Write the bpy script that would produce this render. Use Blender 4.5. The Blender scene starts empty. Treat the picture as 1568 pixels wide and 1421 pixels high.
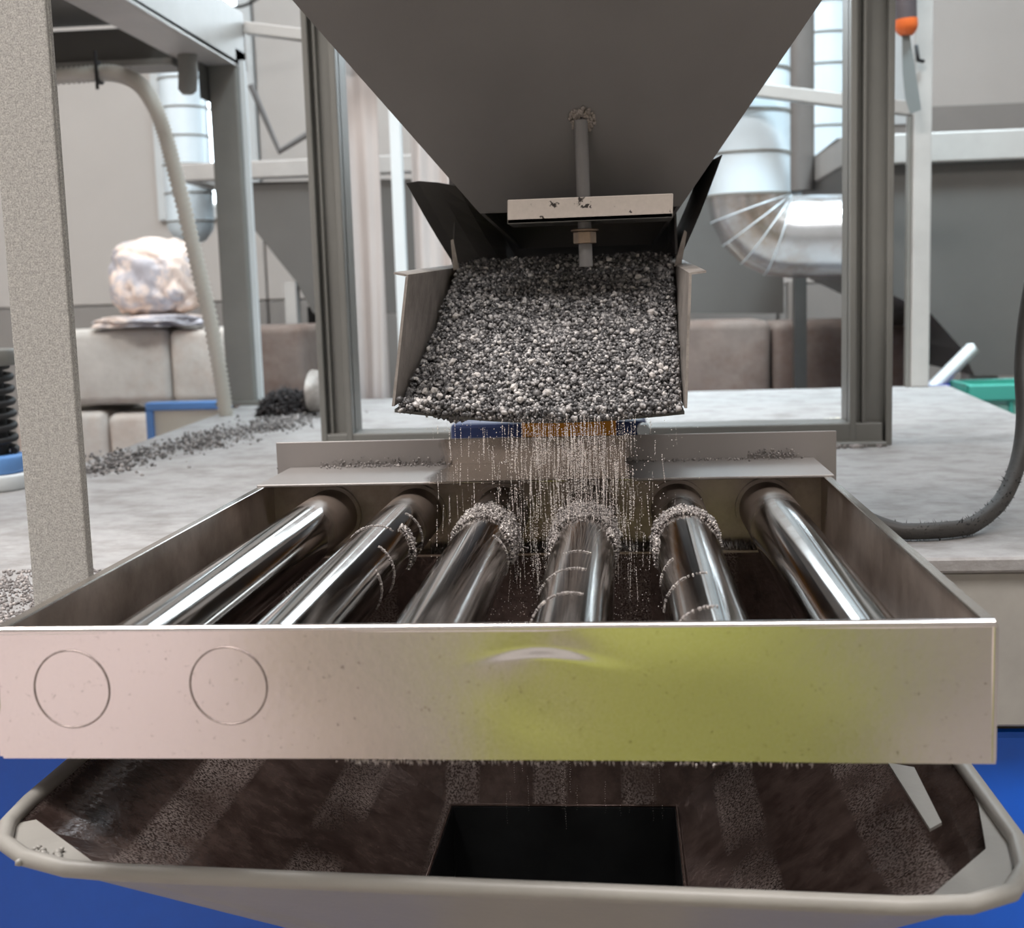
import bpy, bmesh, math, random
import numpy as np
from mathutils import Vector, Matrix
random.seed(7); rng = np.random.default_rng(7)
scn = bpy.context.scene
COL = scn.collection
PI = math.pi

# ------------------------------------------------------------------ camera
F_PX, PCX, PCY = 1950.0, 784.0, 710.5
_Y = np.array([167, -261, F_PX]); _Y /= np.linalg.norm(_Y)
_D = np.array([470, 15390, F_PX]); _D /= np.linalg.norm(_D)
_D -= _Y * (_D @ _Y); _D /= np.linalg.norm(_D)
_Z = -_D; _X = np.cross(_Y, _Z)
CM = np.stack([_X, _Y, _Z], 1)            # world -> camera (x right, y down, z forward)
EYE = 1.107
cam_d = bpy.data.cameras.new('camera'); cam = bpy.data.objects.new('camera', cam_d); COL.objects.link(cam)
R = CM.T @ np.diag([1, -1, -1])
cam.matrix_world = Matrix([list(R[0]) + [0], list(R[1]) + [0], list(R[2]) + [EYE], [0, 0, 0, 1]])
cam_d.sensor_width = 36; cam_d.lens = F_PX / 1568 * 36
cam_d.clip_start = .02
cam_d.dof.use_dof = True; cam_d.dof.focus_distance = .80; cam_d.dof.aperture_fstop = 14
scn.camera = cam

# ------------------------------------------------------------------ world, lamps, exposure
wd = bpy.data.worlds.new('world'); scn.world = wd; wd.use_nodes = True
wd.node_tree.nodes['Background'].inputs[0].default_value = (.75, .82, .9, 1)
wd.node_tree.nodes['Background'].inputs[1].default_value = .5
scn.view_settings.view_transform = 'Standard'; scn.view_settings.look = 'None'
scn.view_settings.gamma = 1; scn.view_settings.use_curve_mapping = False
scn.view_settings.exposure = 0.0

def area(name, loc, target, sx, sy, power, col):
    d = bpy.data.lights.new(name, 'AREA'); d.shape = 'RECTANGLE'; d.size = sx; d.size_y = sy
    d.energy = power; d.color = col
    o = bpy.data.objects.new(name, d); COL.objects.link(o); o.location = loc
    o.rotation_euler = (Vector(target) - Vector(loc)).to_track_quat('-Z', 'Y').to_euler()
    return o
area('skylight', (.3, 2.7, 4.05), (.3, 3.0, 0), 3.2, 1.6, 95, (.82, .92, 1.0))
sp_ = area('duct_fill_light', (1.0, 1.75, 4.05), (.45, 2.85, 1.7), 1.2, .5, 20, (.72, .90, 1.0)); sp_.data.spread = math.radians(50)  # added lamp aimed at the rear ducts to brighten them
area('ceiling_lamp_light', (-1.1, -.1, 3.95), (-1.1, -.1, 0), 1.6, .5, 114, (1.0, .955, .93))
area('ceiling_lamp_light', (.9, -.6, 3.95), (.9, -.6, 0), 1.6, .5, 40, (1.0, .97, .95))
area('ceiling_lamp_light', (-1.9, 1.5, 3.95), (-1.9, 1.9, 0), 1.6, .5, 55, (1.0, .97, .95))  # added lamp, brightens the blocks and bag at the left rear

# ------------------------------------------------------------------ helpers
def P(px, py, y):
    """world point at forward distance y that was measured at (px, py)"""
    r = CM.T @ np.array([px - PCX, py - PCY, F_PX]); r = r * (y / r[1])
    return Vector((r[0], r[1], r[2] + EYE))
def PZ(px, py, z):
    r = CM.T @ np.array([px - PCX, py - PCY, F_PX]); r = r * ((z - EYE) / r[2])
    return Vector((r[0], r[1], r[2] + EYE))
def lin(c):
    return tuple((v / 255 / 12.92) if v / 255 <= .04045 else ((v / 255 + .055) / 1.055) ** 2.4 for v in c)

def mat(name, rgb, rough=.5, metal=0., var=.15, scale=30, bump=0., bscale=None, rgb2=None, t0=.45, t1=.6,
        rvar=0., stretch=(1, 1, 1), detail=6, spec=.5, island=0., aniso=0., coat=0., trans=0., emit=None):
    """procedural surface: base tint with noise variation, optional second tint in patches, fine relief"""
    m = bpy.data.materials.new(name); m.use_nodes = True
    nt = m.node_tree; N = nt.nodes; L = nt.links
    b = N['Principled BSDF']
    b.inputs['Roughness'].default_value = rough; b.inputs['Metallic'].default_value = metal
    b.inputs['Specular IOR Level'].default_value = spec
    b.inputs['Anisotropic'].default_value = aniso; b.inputs['Coat Weight'].default_value = coat
    b.inputs['Coat Roughness'].default_value = .15
    b.inputs['Transmission Weight'].default_value = trans
    c = lin(rgb)
    tc = N.new('ShaderNodeTexCoord'); mp = N.new('ShaderNodeMapping'); mp.inputs['Scale'].default_value = stretch
    L.new(tc.outputs['Object'], mp.inputs['Vector'])
    n1 = N.new('ShaderNodeTexNoise'); n1.inputs['Scale'].default_value = scale; n1.inputs['Detail'].default_value = detail
    n1.inputs['Roughness'].default_value = .65
    L.new(mp.outputs[0], n1.inputs['Vector'])
    r1 = N.new('ShaderNodeMapRange'); r1.inputs['From Min'].default_value = .3; r1.inputs['From Max'].default_value = .7
    r1.inputs['To Min'].default_value = 1 - var; r1.inputs['To Max'].default_value = 1 + var
    L.new(n1.outputs['Fac'], r1.inputs['Value'])
    mul = N.new('ShaderNodeVectorMath'); mul.operation = 'MULTIPLY'
    src = None
    if rgb2 is not None:
        n2 = N.new('ShaderNodeTexNoise'); n2.inputs['Scale'].default_value = scale * .35; n2.inputs['Detail'].default_value = 8
        n2.inputs['Roughness'].default_value = .7
        L.new(mp.outputs[0], n2.inputs['Vector'])
        r2 = N.new('ShaderNodeMapRange'); r2.inputs['From Min'].default_value = t0; r2.inputs['From Max'].default_value = t1
        L.new(n2.outputs['Fac'], r2.inputs['Value'])
        mx = N.new('ShaderNodeMix'); mx.data_type = 'RGBA'
        mx.inputs['A'].default_value = (*c, 1); mx.inputs['B'].default_value = (*lin(rgb2), 1)
        L.new(r2.outputs[0], mx.inputs['Factor'])
        if island:
            gi = N.new('ShaderNodeNewGeometry'); r2.inputs['From Min'].default_value = t0; r2.inputs['From Max'].default_value = t1
            L.new(gi.outputs['Random Per Island'], r2.inputs['Value'])
        L.new(mx.outputs['Result'], mul.inputs[0])
    else:
        mul.inputs[0].default_value = c
    L.new(r1.outputs[0], mul.inputs[1])
    L.new(mul.outputs[0], b.inputs['Base Color'])
    if rvar:
        r3 = N.new('ShaderNodeMapRange'); r3.inputs['From Min'].default_value = .3; r3.inputs['From Max'].default_value = .7
        r3.inputs['To Min'].default_value = rough - rvar; r3.inputs['To Max'].default_value = rough + rvar
        L.new(n1.outputs['Fac'], r3.inputs['Value']); L.new(r3.outputs[0], b.inputs['Roughness'])
    if bump:
        nb = N.new('ShaderNodeTexNoise'); nb.inputs['Scale'].default_value = bscale or scale; nb.inputs['Detail'].default_value = 4
        L.new(mp.outputs[0], nb.inputs['Vector'])
        bp = N.new('ShaderNodeBump'); bp.inputs['Strength'].default_value = bump; bp.inputs['Distance'].default_value = .002
        L.new(nb.outputs['Fac'], bp.inputs['Height']); L.new(bp.outputs[0], b.inputs['Normal'])
    if emit:
        b.inputs['Emission Color'].default_value = (*emit[0], 1); b.inputs['Emission Strength'].default_value = emit[1]
    return m

class MB:
    def __init__(s): s.v = []; s.f = []; s.smooth = []
    def add(s, vs, fs, smooth=False):
        o = len(s.v); s.v += [tuple(v) for v in vs]; s.f += [tuple(i + o for i in f) for f in fs]; s.smooth += [smooth] * len(fs)
        return s
    def box(s, x0, x1, y0, y1, z0, z1):
        return s.add([(x0, y0, z0), (x1, y0, z0), (x1, y1, z0), (x0, y1, z0), (x0, y0, z1), (x1, y0, z1), (x1, y1, z1), (x0, y1, z1)],
              [(0, 3, 2, 1), (4, 5, 6, 7), (0, 1, 5, 4), (1, 2, 6, 5), (2, 3, 7, 6), (3, 0, 4, 7)])
    def hexa(s, b, t):
        """four bottom points, four top points"""
        return s.add(list(b) + list(t), [(0, 3, 2, 1), (4, 5, 6, 7), (0, 1, 5, 4), (1, 2, 6, 5), (2, 3, 7, 6), (3, 0, 4, 7)])
    def sheet(s, pts, th, n=None):
        """planar-ish polygon thickened by th along its normal"""
        p = [Vector(q) for q in pts]
        if n is None:
            n = Vector((0, 0, 0))
            for i in range(len(p)): n += p[i].cross(p[(i + 1) % len(p)])
        n = Vector(n).normalized() * th; k = len(p)
        vs = p + [q + n for q in p]
        fs = [tuple(range(k))[::-1], tuple(range(k, 2 * k))] + [(i, (i + 1) % k, (i + 1) % k + k, i + k) for i in range(k)]
        return s.add(vs, fs)
    def tube(s, path, r, seg=16, cap=True, closed=False):
        path = [Vector(p) for p in path]; n = len(path); rs = r if hasattr(r, '__len__') else [r] * n
        rings = []; prev = None
        for i, p in enumerate(path):
            a = path[(i - 1) % n] if (i > 0 or closed) else p; b = path[(i + 1) % n] if (i < n - 1 or closed) else p
            t = (b - a).normalized()
            if prev is None:
                u = t.orthogonal().normalized()
            else:
                u = (prev - t * prev.dot(t)).normalized()
            prev = u; w = t.cross(u)
            rings.append([p + (u * math.cos(2 * PI * k / seg) + w * math.sin(2 * PI * k / seg)) * rs[i] for k in range(seg)])
        vs = [v for ring in rings for v in ring]; fs = []
        m = n if closed else n - 1
        for i in range(m):
            j = (i + 1) % n
            for k in range(seg):
                fs.append((i * seg + k, i * seg + (k + 1) % seg, j * seg + (k + 1) % seg, j * seg + k))
        s.add(vs, fs, True)
        if cap and not closed:
            s.add(rings[0], [tuple(range(seg))[::-1]]); s.add(rings[-1], [tuple(range(seg))])
        return s
    def cyl(s, a, b, r, seg=24): return s.tube([a, b], r, seg)
    def build(s, name, m, parent=None, bevel=0., bseg=2, subsurf=0):
        me = bpy.data.meshes.new(name); me.from_pydata(s.v, [], s.f); me.update()
        me.polygons.foreach_set('use_smooth', s.smooth)
        if bevel or subsurf:
            bm = bmesh.new(); bm.from_mesh(me)
            bmesh.ops.remove_doubles(bm, verts=bm.verts, dist=1e-6)
            if bevel:
                ed = [e for e in bm.edges if len(e.link_faces) == 2 and e.calc_face_angle(0) > .6]
                bmesh.ops.bevel(bm, geom=ed, offset=bevel, segments=bseg, profile=.5, affect='EDGES', clamp_overlap=True)
            bm.to_mesh(me); bm.free()
        o = bpy.data.objects.new(name, me); COL.objects.link(o)
        me.materials.append(m)
        if parent is not None:
            o.parent = parent; o.matrix_parent_inverse = parent.matrix_world.inverted() if parent.matrix_world != Matrix() else Matrix()
            o.matrix_parent_inverse = Matrix.Translation(-Vector(parent.location))
        return o

def np_mesh(name, V, Fq, m, parent=None, smooth=False):
    me = bpy.data.meshes.new(name); nv = len(V); nf, k = Fq.shape
    me.vertices.add(nv); me.vertices.foreach_set('co', np.asarray(V, np.float32).ravel())
    me.loops.add(nf * k); me.loops.foreach_set('vertex_index', Fq.astype(np.int32).ravel())
    me.polygons.add(nf); me.polygons.foreach_set('loop_start', np.arange(0, nf * k, k, dtype=np.int32))
    me.update(calc_edges=True); me.validate()
    if smooth: me.polygons.foreach_set('use_smooth', [True] * nf)
    me.materials.append(m)
    o = bpy.data.objects.new(name, me); COL.objects.link(o)
    if parent is not None: o.parent = parent; o.matrix_parent_inverse = Matrix.Translation(-Vector(parent.location))
    return o
def thing(name, label, cat, loc=(0, 0, 0), group=None):
    o = bpy.data.objects.new(name, None); COL.objects.link(o); o.location = loc; o.empty_display_size = .05
    return tag(o, label, cat, group)
def tag(o, label, cat, group=None, kind=None):
    o['label'] = label; o['category'] = cat
    if group: o['group'] = group
    if kind: o['kind'] = kind
    return o
def struct(o): o['kind'] = 'structure'; return o

def ico():
    bm = bmesh.new(); bmesh.ops.create_icosphere(bm, subdivisions=1, radius=1)
    v = np.array([x.co[:] for x in bm.verts]); f = np.array([[q.index for q in p.verts] for p in bm.faces]); bm.free(); return v, f
ICO_V, ICO_F = ico()
OCT_V = np.array([[1, 0, 0], [-1, 0, 0], [0, 1, 0], [0, -1, 0], [0, 0, 1], [0, 0, -1]], float)
OCT_F = np.array([[0, 2, 4], [2, 1, 4], [1, 3, 4], [3, 0, 4], [2, 0, 5], [1, 2, 5], [3, 1, 5], [0, 3, 5]])
def grains(C, S, base='ico', jit=.28):
    """angular grains: centres C (n,3), radii S (n,) or (n,3) -> vertices, faces"""
    bv, bf = (ICO_V, ICO_F) if base == 'ico' else (OCT_V, OCT_F)
    n = len(C); S = np.asarray(S); S = S[:, None] * np.ones(3) if S.ndim == 1 else S
    q = rng.normal(size=(n, 4)); q /= np.linalg.norm(q, axis=1)[:, None]
    w, x, y, z = q.T
    Rm = np.stack([1 - 2 * (y * y + z * z), 2 * (x * y - z * w), 2 * (x * z + y * w), 2 * (x * y + z * w), 1 - 2 * (x * x + z * z), 2 * (y * z - x * w),
                   2 * (x * z - y * w), 2 * (y * z + x * w), 1 - 2 * (x * x + y * y)], 1).reshape(n, 3, 3)
    V = bv[None] * (1 + rng.uniform(-jit, jit, (n, len(bv), 1))) * S[:, None, :]
    V = np.einsum('nij,nkj->nki', Rm, V) + C[:, None, :]
    Fx = bf[None] + (np.arange(n) * len(bv))[:, None, None]
    return V.reshape(-1, 3), Fx.reshape(-1, 3)
def spikes(base, tip, r):
    """needles from base to tip (n,3) as three sided spikes"""
    n = len(base); d = tip - base; d /= np.linalg.norm(d, axis=1)[:, None] + 1e-9
    a = np.cross(d, rng.normal(size=(n, 3))); a /= np.linalg.norm(a, axis=1)[:, None]; b = np.cross(d, a)
    r = np.asarray(r)[:, None]
    ring = [base + r * (a * math.cos(t) + b * math.sin(t)) for t in (0, 2.094, 4.189)]
    V = np.stack(ring + [tip], 1).reshape(-1, 3)
    f = np.array([[0, 1, 3], [1, 2, 3], [2, 0, 3], [0, 2, 1]])
    return V, (f[None] + (np.arange(n) * 4)[:, None, None]).reshape(-1, 3)
def join(parts):
    V = []; Fx = []; o = 0
    for v, f in parts: V.append(v); Fx.append(f + o); o += len(v)
    return np.concatenate(V), np.concatenate(Fx)

# ------------------------------------------------------------------ materials
M = {}
M['stainless'] = mat('stainless', (205, 198, 190), .20, 1, .06, 60, .04, 300, rvar=.06, stretch=(1, .1, 1))
M['front_steel'] = mat('front_steel', (230, 225, 223), .20, 1, .04, 900, .02, 220, rvar=.03, rgb2=(176, 166, 162), t0=.62, t1=.70)
M['ring_mark'] = mat('ring_mark', (150, 138, 134), .45, .8, .3, 300)
M['inner_steel'] = mat('inner_steel', (176, 164, 155), .35, .6, .15, 25, .05, 200, rgb2=(126, 112, 102), t0=.4, t1=.65, rvar=.08)
M['tube_steel'] = mat('tube_steel', (196, 192, 188), .085, 1, .08, 40, .0, rvar=.03)
M['dusty_steel'] = mat('dusty_steel', (165, 158, 152), .5, .35, .12, 60, .25, 300, rgb2=(135, 128, 122), t0=.42, t1=.6)
M['hopper_paint'] = mat('hopper_paint', (114, 112, 111), .38, 0, .07, 9, .05, 250, rvar=.05)
M['frame_paint'] = mat('frame_paint', (116, 115, 110), .42, 0, .07, 12, .05, 200)
M['light_paint'] = mat('light_paint', (164, 161, 157), .42, 0, .07, 12)
M['white_paint'] = mat('white_paint', (214, 206, 198), .5, 0, .05, 60, .05, 200, rgb2=(70, 60, 54), t0=.66, t1=.69)
M['chipped_white'] = mat('chipped_white', (206, 196, 187), .5, 0, .05, 260, 0, rgb2=(48, 42, 38), t0=.605, t1=.62)
M['post_dust'] = mat('post_dust', (174, 172, 167), .75, 0, .34, 900, .1, 600, rgb2=(154, 152, 148), t0=.40, t1=.62, detail=2)
M['deck_dust'] = mat('deck_dust', (154, 152, 151), .6, 0, .12, 60, .3, 260, rgb2=(126, 122, 119), t0=.44, t1=.66, stretch=(.8, 1, 1))
M['deck_side'] = mat('deck_side', (160, 157, 151), .5, 0, .08, 20, .05, 100)
M['blue_paint'] = mat('blue_paint', (6, 98, 220), .35, 0, .08, 12, .05, 80)
M['catch_paint'] = mat('catch_paint', (146, 143, 137), .40, 0, .06, 20, .08, 250)
M['catch_inner'] = mat('catch_inner', (100, 84, 78), .15, .45, .22, 160, .12, 260, rgb2=(76, 60, 54), t0=.42, t1=.6, rvar=.06)  # the hopper's grey paint, darkened for the shade inside
M['recess_dark'] = mat('recess_dark', (46, 47, 48), .3, .3, .2, 30)
M['black'] = mat('black', (26, 25, 26), .6, 0, .2, 40)
M['dark_steel'] = mat('dark_steel', (84, 83, 80), .4, .2, .1, 8)
M['back_hopper'] = mat('back_hopper', (90, 88, 85), .35, 0, .08, 4)
M['slag'] = mat('slag', (80, 79, 80), .36, .1, .35, 420, .4, 500, rgb2=(206, 202, 200), t0=.45, t1=1.15, island=1, spec=.7)
M['slag_pale'] = mat('slag_pale', (214, 209, 205), .45, 0, .2, 400, .3, 500)
M['filings'] = mat('filings', (150, 144, 141), .36, .45, .3, 500, rgb2=(215, 208, 202), t0=.72, t1=1.0, island=1)
M['dark_filings'] = mat('dark_filings', (44, 41, 42), .6, .2, .3, 300, rgb2=(90, 84, 82), t0=.7, t1=1, island=1)
M['dust_pile'] = mat('dust_pile', (120, 115, 113), .8, 0, .2, 300, rgb2=(180, 172, 168), t0=.5, t1=1., island=1)
M['falling'] = mat('falling', (214, 207, 204), .5, 0, .3, 300, rgb2=(226, 214, 204), t0=.5, t1=1., island=1)
M['wall'] = mat('wall', (192, 187, 182), .6, 0, .04, 2, .02, 60)
M['wall_low'] = mat('wall_low', (146, 142, 138), .6, 0, .05, 3)
M['floor'] = mat('floor', (172, 163, 159), .55, 0, .12, 4, .1, 60, rgb2=(154, 146, 142))
M['concrete'] = mat('concrete', (196, 191, 184), .9, 0, .10, 18, .6, 60, rgb2=(182, 168, 158), t0=.45, t1=.65)
M['brown_concrete'] = mat('brown_concrete', (116, 102, 94), .9, 0, .15, 18, .6, 60, rgb2=(100, 80, 70), t0=.45, t1=.65)  # brown tint darkened further for the shade at the rear
M['foil'] = mat('foil', (226, 208, 196), .45, 0, .1, 20, .3, 40, rgb2=(176, 174, 180), t0=.48, t1=.56)
M['duct'] = mat('duct', (222, 236, 244), .34, .3, .04, 8)
M['elbow_metal'] = mat('elbow_metal', (206, 208, 210), .27, .9, .12, 16, rgb2=(170, 158, 146), t0=.5, t1=.65)
M['hose'] = mat('hose', (190, 186, 176), .5, 0, .05, 10)
M['cable'] = mat('cable', (58, 55, 52), .55, 0, .12, 60, .2, 200)
M['orange'] = mat('orange', (200, 132, 28), .45, 0, .15, 60)
M['knife_orange'] = mat('knife_orange', (206, 96, 36), .45, 0, .1, 30)
M['knife_grip'] = mat('knife_grip', (70, 62, 64), .5, 0, .1, 30)
M['knife_blade'] = mat('knife_blade', (128, 134, 134), .35, .5, .05, 10)
M['navy'] = mat('navy', (52, 66, 112), .4, 0, .1, 30)
M['teal'] = mat('teal', (62, 152, 138), .45, 0, .06, 10)
M['teal_light'] = mat('teal_light', (140, 196, 184), .45, 0, .06, 10)
M['cobalt'] = mat('cobalt', (28, 48, 140), .5, 0, .1, 10)
M['crate_blue'] = mat('crate_blue', (96, 142, 200), .5, 0, .05, 10)
M['cream'] = mat('cream', (206, 200, 182), .7, 0, .05, 10)
M['sheet'] = mat('sheet', (176, 168, 164), .55, 0, .05, 4)
M['brown_sheet'] = mat('brown_sheet', (160, 142, 128), .6, 0, .05, 4)
M['white_metal'] = mat('white_metal', (206, 211, 212), .45, 0, .03, 6)
M['hivis'] = mat('hivis', (156, 160, 70), .5, 0, .1, 5)
M['reflector_white'] = mat('reflector_white', (240, 222, 217), .7, 0, .06, 6)
M['bolt'] = mat('bolt', (140, 122, 106), .35, .8, .2, 80)
M['gravel_bed'] = mat('gravel_bed', (40, 37, 36), .9, 0, .3, 300)
M['lamp'] = mat('lamp', (240, 240, 240), .5, emit=((1, .97, .95), 6))
M['pane'] = mat('pane', (230, 240, 245), .3, emit=((.80, .92, 1.0), 6.))

def dusty_sides(name, cx, w):
    """polished steel wiped clean by the stream in the middle, coated with grey dust to either side"""
    m = bpy.data.materials.new(name); m.use_nodes = True; nt = m.node_tree; N = nt.nodes; L = nt.links
    b = N['Principled BSDF']; b.inputs['Metallic'].default_value = 1; b.inputs['Roughness'].default_value = .16
    b.inputs['Base Color'].default_value = (*lin((176, 166, 158)), 1)
    d = N.new('ShaderNodeBsdfPrincipled'); d.inputs['Roughness'].default_value = .42; d.inputs['Metallic'].default_value = .35
    d.inputs['Base Color'].default_value = (*lin((150, 145, 142)), 1)
    tc = N.new('ShaderNodeTexCoord'); sx = N.new('ShaderNodeSeparateXYZ'); L.new(tc.outputs['Object'], sx.inputs[0])
    def mth(op, a, c):
        q = N.new('ShaderNodeMath'); q.operation = op
        for i, v in enumerate((a, c)):
            if v is None: continue
            if hasattr(v, 'is_linked'): L.new(v, q.inputs[i])
            else: q.inputs[i].default_value = v
        return q.outputs[0]
    nz = N.new('ShaderNodeTexNoise'); nz.inputs['Scale'].default_value = 60; nz.inputs['Detail'].default_value = 5; L.new(tc.outputs['Object'], nz.inputs['Vector'])
    dx = mth('ABSOLUTE', mth('SUBTRACT', sx.outputs[0], cx), None)
    dx = mth('ADD', dx, mth('MULTIPLY', mth('SUBTRACT', nz.outputs['Fac'], .5), .012))
    r_ = N.new('ShaderNodeMapRange'); r_.inputs['From Min'].default_value = w - .004; r_.inputs['From Max'].default_value = w + .004; L.new(dx, r_.inputs['Value'])
    ms = N.new('ShaderNodeMixShader'); L.new(r_.outputs[0], ms.inputs[0]); L.new(b.outputs[0], ms.inputs[1]); L.new(d.outputs[0], ms.inputs[2])
    L.new(ms.outputs[0], N['Material Output'].inputs[0]); return m
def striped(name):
    """dark glossy inner wall with lighter speckled strips under the gaps between the tubes"""
    m = mat(name, (84, 70, 65), .15, .4, .2, 160, .12, 260, rgb2=(62, 49, 45), t0=.42, t1=.6); nt = m.node_tree; N = nt.nodes; L = nt.links  # base tints carry the shade inside the catch hopper
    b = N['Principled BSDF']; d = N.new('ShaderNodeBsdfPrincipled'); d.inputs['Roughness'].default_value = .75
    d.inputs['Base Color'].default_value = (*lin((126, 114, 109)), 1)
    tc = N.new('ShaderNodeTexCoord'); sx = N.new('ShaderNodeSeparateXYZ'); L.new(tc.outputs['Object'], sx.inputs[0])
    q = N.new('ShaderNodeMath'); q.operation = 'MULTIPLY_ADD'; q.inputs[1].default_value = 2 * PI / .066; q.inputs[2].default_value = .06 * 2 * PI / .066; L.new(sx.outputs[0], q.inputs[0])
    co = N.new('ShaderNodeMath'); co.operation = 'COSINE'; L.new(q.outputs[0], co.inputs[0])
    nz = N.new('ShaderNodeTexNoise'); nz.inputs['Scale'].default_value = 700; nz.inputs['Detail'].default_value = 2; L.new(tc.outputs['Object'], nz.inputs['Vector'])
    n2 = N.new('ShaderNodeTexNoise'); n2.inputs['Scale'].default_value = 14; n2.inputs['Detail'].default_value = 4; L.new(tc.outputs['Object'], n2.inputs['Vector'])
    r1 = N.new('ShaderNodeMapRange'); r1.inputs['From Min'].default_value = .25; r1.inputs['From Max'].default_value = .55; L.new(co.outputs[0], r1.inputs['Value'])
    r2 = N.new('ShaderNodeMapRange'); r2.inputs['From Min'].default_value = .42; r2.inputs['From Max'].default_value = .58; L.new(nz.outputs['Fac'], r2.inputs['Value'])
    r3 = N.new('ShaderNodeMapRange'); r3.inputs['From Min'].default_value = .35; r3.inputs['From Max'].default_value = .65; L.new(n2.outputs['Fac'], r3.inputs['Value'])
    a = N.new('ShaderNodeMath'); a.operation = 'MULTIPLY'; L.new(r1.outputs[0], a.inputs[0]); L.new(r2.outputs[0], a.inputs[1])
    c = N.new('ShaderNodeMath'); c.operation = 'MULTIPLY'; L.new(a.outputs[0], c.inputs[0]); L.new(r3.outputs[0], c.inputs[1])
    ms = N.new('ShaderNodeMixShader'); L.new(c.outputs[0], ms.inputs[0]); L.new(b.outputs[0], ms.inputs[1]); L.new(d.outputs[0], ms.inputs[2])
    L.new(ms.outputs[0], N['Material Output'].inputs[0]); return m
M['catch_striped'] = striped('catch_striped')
def tube_mat(name):
    """polished tube, still dusty near its rear end"""
    m = mat(name, (172, 167, 163), .11, 1, .08, 40, 0, rvar=.03); nt = m.node_tree; N = nt.nodes; L = nt.links
    b = N['Principled BSDF']; d = N.new('ShaderNodeBsdfPrincipled'); d.inputs['Roughness'].default_value = .42; d.inputs['Metallic'].default_value = .6
    d.inputs['Base Color'].default_value = (*lin((136, 122, 112)), 1)
    tc = N.new('ShaderNodeTexCoord'); sx = N.new('ShaderNodeSeparateXYZ'); L.new(tc.outputs['Object'], sx.inputs[0])
    nz = N.new('ShaderNodeTexNoise'); nz.inputs['Scale'].default_value = 45; nz.inputs['Detail'].default_value = 4; L.new(tc.outputs['Object'], nz.inputs['Vector'])
    q = N.new('ShaderNodeMath'); q.operation = 'MULTIPLY_ADD'; q.inputs[1].default_value = .05; L.new(nz.outputs['Fac'], q.inputs[0]); L.new(sx.outputs[1], q.inputs[2])
    w = N.new('ShaderNodeMath'); w.operation = 'MULTIPLY_ADD'; w.inputs[1].default_value = -.9; L.new(sx.outputs[2], w.inputs[0]); L.new(q.outputs[0], w.inputs[2])
    r_ = N.new('ShaderNodeMapRange'); r_.inputs['From Min'].default_value = .862 + .025 - .9 * .965; r_.inputs['From Max'].default_value = .900 + .025 - .9 * .965; L.new(w.outputs[0], r_.inputs['Value'])
    ms = N.new('ShaderNodeMixShader'); L.new(r_.outputs[0], ms.inputs[0]); L.new(b.outputs[0], ms.inputs[1]); L.new(d.outputs[0], ms.inputs[2])
    L.new(ms.outputs[0], N['Material Output'].inputs[0]); return m
M['tube_steel'] = tube_mat('tube_steel')
M['strip_steel'] = dusty_sides('strip_steel', -.071, .074)

# ------------------------------------------------------------------ room shell
RX0, RX1, RY0, RY1, RZ = -3.4, 3.6, -3.4, 5.0, 4.2
struct(MB().box(RX0, RX1, RY0, RY1, -.1, 0).build('floor', M['floor']))
struct(MB().box(RX0, RX1, RY0, RY1, RZ, RZ + .1).build('ceiling', M['wall']))
def panel_wall(name, axis, pos, a0, a1, out):
    w = struct(bpy.data.objects.new(name, None)); COL.objects.link(w)
    n = round((a1 - a0) / 1.05); st = (a1 - a0) / n
    for i in range(n):
        u0, u1 = a0 + i * st + .004, a0 + (i + 1) * st - .004
        for z0, z1, mm in ((0, 1.12, 'wall_low'), (1.125, RZ, 'wall')):
            b = MB()
            lo, hi = sorted((pos, pos + out * .08))
            if axis == 'y': b.box(u0, u1, lo, hi, z0, z1)
            else: b.box(lo, hi, u0, u1, z0, z1)
            b.build('panel', M[mm], w, bevel=.004, bseg=1)
    lo, hi = sorted((pos + out * .02, pos + out * .14)); b = MB()
    if axis == 'y': b.box(a0 - .14, a1 + .14, lo + (0 if out < 0 else .03), hi, 0, RZ)
    else: b.box(lo, hi, a0, a1, 0, RZ)
    b.build('backing', M['wall_low'], w)
panel_wall('wall_back', 'y', RY1, RX0, RX1, 1)
panel_wall('wall_left', 'x', RX0, RY0, RY1, -1)
panel_wall('wall_right', 'x', RX1, RY0, RY1, 1)
panel_wall('wall_front', 'y', RY0, RX0, RX1, -1)
# bright windows in the back wall, seen beside the ducts
def window(n, x0, x1, z0, z1):
    w = struct(MB().box(x0 - .05, x1 + .05, RY1 - .03, RY1, z0 - .05, z0).box(x0 - .05, x1 + .05, RY1 - .03, RY1, z1, z1 + .05)
               .box(x0 - .05, x0, RY1 - .03, RY1, z0, z1).box(x1, x1 + .05, RY1 - .03, RY1, z0, z1).build('window_%d' % n, M['white_metal']))
    k = 3; h = (z1 - z0) / k
    for i in range(k):
        MB().box(x0, x1, RY1 - .015, RY1 - .008, z0 + i * h + .01, z0 + (i + 1) * h - .01).build('pane', M['pane'], w)
struct(MB().box(1.0, RX1, RY1 - .02, RY1, 1.35, 1.76).build('trim_1', M['wall_low']))
window(1, .42, 1.02, 1.75, 3.3)
window(2, -1.76, -1.45, 1.5, 2.6)
window(3, -.85, .25, 2.1, 3.6)
for x, y, where in ((-1.1, -.1, 'left above the viewer'), (.9, -.6, 'right behind the viewer'), (-1.9, 1.5, 'left beside the stand, added to brighten the left rear')):
    t = thing('ceiling_lamp', 'long ceiling lamp on the ' + where, 'lamp', (x, y, 4.0))
    MB().box(x - .85, x + .85, y - .28, y + .28, 4.01, 4.2).build('housing', M['white_metal'], t)
    MB().box(x - .8, x + .8, y - .25, y + .25, 3.985, 4.01).build('diffuser', M['lamp'], t)

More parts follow.
